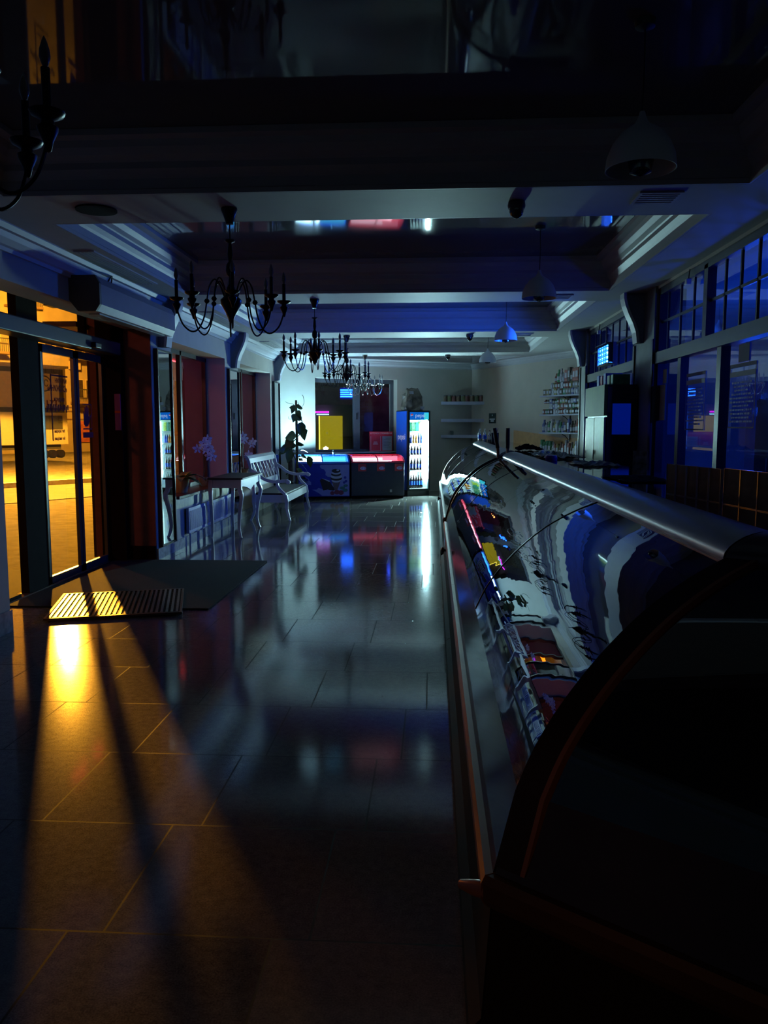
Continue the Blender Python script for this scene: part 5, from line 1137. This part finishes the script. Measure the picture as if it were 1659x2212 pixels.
# storefront with neon, seen through the first orchid window
nk = thing('neon_kiosk', 'kiosk with green neon letters, purple neon band and yellow window beyond the left glass', 'kiosk', (-8.4, 21.6, -0.06), math.radians(25))
m = MB(); m.box(0, 3.0, 0.05, 2.5, 0, 2.35); m.build('kiosk_body', mat('kiosk_grey', (0.12, 0.10, 0.12), 0.6, var=0.1), nk)
text('neon_letters', 'АСТМ', 0.36, emis('green_neon', (0.30, 1.0, 0.12), 1.6), nk, (1.45, 0.0, 2.07), ext=0.01, bold=0.006)
m = MB(); m.box(0.6, 2.7, -0.05, 0.0, 1.79, 1.86); m.build('purple_neon', emis('purple_neon', (0.75, 0.02, 1.0), 3.0), nk)
m = MB(); m.box(0.6, 2.7, -0.03, 0.0, 1.71, 1.74); m.build('blue_neon', emis('blue_neon', (0.2, 0.2, 1.0), 3.0), nk)
m = MB(); m.box(1.16, 1.22, -0.03, 0.02, 1.0, 1.68); m.build('white_tube', emis('white_neon', (0.9, 1.0, 0.95), 7.0), nk)
m = MB(); m.box(1.62, 2.4, 0.0, 0.045, 0.9, 1.6); m.build('yellow_window', emis('yellow_window', (0.75, 0.6, 0.04), 0.25), nk)
m = MB(); m.box(0.7, 1.5, 0.0, 0.045, 0.6, 1.2); m.build('pale_window', mat('pale_panel', (0.5, 0.45, 0.5), 0.6, var=0.1), nk)
# yellow lit vending front beyond the back window
yk = thing('lit_kiosk', 'yellow lit kiosk window with a purple neon strip beyond the back window', 'kiosk', (-3.75, 24.0, -0.06), math.radians(4))
m = MB(); m.box(0, 1.4, 0.2, 1.6, 0, 2.3); m.build('kiosk_body', dk, yk)
m = MB(); m.box(0.33, 1.02, 0.10, 0.199, 0.86, 1.96); m.build('yellow_panel', emis('yellow_panel_light', (0.62, 0.52, 0.012), 0.5), yk)
m = MB(); m.box(0.31, 0.34, 0.05, 0.10, 0.86, 1.96); m.box(0.31, 1.02, 0.05, 0.10, 0.83, 0.86); m.build('bright_edge', emis('yellow_edge_light', (1.0, 0.85, 0.1), 1.8), yk)
m = MB(); m.box(0.20, 0.62, 0.0, 0.06, 2.05, 2.10); m.build('purple_neon', MATS['purple_neon'], yk)
m = MB(); m.box(0.25, 0.62, 0.0, 0.06, 1.99, 2.02); m.build('cyan_neon', emis('cyan_neon', (0.3, 0.8, 1.0), 3.0), yk)
m = MB(); m.lathe([(0, 0), (0.07, 0.02), (0.08, 0.07), (0, 0.12)], n=12); o = m.build('small_lamp', emis('warm_white_lamp', (1.0, 0.95, 0.7), 6.0), yk, True); o.location = (0.52, 0.0, 0.93)
# added glowing louvres standing in for the insect lamp mirrored in the back window
bw = thing('lamp_reflection_glow', 'bright blue louvres behind the back window, imitating the reflected insect lamp', 'lamp', (-2.85, 24.5, 2.45), 0)
m = MB(); m.box(0, 0.42, 0, 0.1, -0.05, 0.32); m.build('reflection_box', mat('reflection_navy', (0.02, 0.03, 0.2), 0.5, var=0.1), bw)
for i in range(4):
    m = MB(); m.box(0.02, 0.40, -0.03, -0.001, 0.02 + i * 0.065, 0.06 + i * 0.065); m.build('reflection_louvre', emis('reflection_blue_glow', (0.015, 0.13, 1.0), 9.0), bw)
# brick yard wall behind the back window
m = MB(); m.box(-9.0, 6.0, 27.5, 27.8, -0.06, 2.9); tag(m.build('yard_wall', mat('brick_yard_wall', (0.30, 0.14, 0.07), 0.9, var=0.35, vs=3)), 'brown yard wall outside behind the kiosk, beyond the back window', 'wall')
point('yard_light', (-2.0, 26.7, 2.6), 1.0, (1.0, 0.30, 0.06), 0.05)
point('blue_haze_fill', (-1.2, 25.0, 3.0), 30, (0.03, 0.08, 1.0), 0.2)  # added blue fill, imitates the haze on the back window pane
sk2 = thing('light_block_board', 'tall dark board added outside the orchid windows to block street light', 'board', (-5.98, 14.0, -0.06), 0)  # unseen board, added to keep lamp light off the side windows
m = MB(); m.box(0, 0.25, 0, 4.2, 0, 3.7); m.build('light_block_body', mat('light_block_dark', (0.04, 0.035, 0.035), 0.6, var=0.1), sk2)
m = MB(); m.box(-0.03, 0.28, -0.03, 4.23, 3.701, 3.78); m.build('light_block_cap', dk, sk2)
wallbox('wall_light_block', mat('light_block_wall_mat', (0.2, 0.15, 0.12), 0.9, var=0.2), (-4.3, -4.06, 19.05, 27.45, -0.06, 5.4))  # unseen wall, added to keep lamp light out of the back window
# red light strip along the facade
m = MB(); m.tube([(-4.42, 9.2, 2.70), (-4.42, 16.6, 2.70)], 0.010, 6)
tag(m.build('red_light_strip', emis('red_strip', (1.0, 0.03, 0.04), 12.0), None, True), 'thin red light strip running along the outer facade above the windows', 'light strip')
m = MB(); m.box(-4.44, -4.05, 9.0, 16.8, 2.72, 2.78); struct(m.build('canopy', dk))
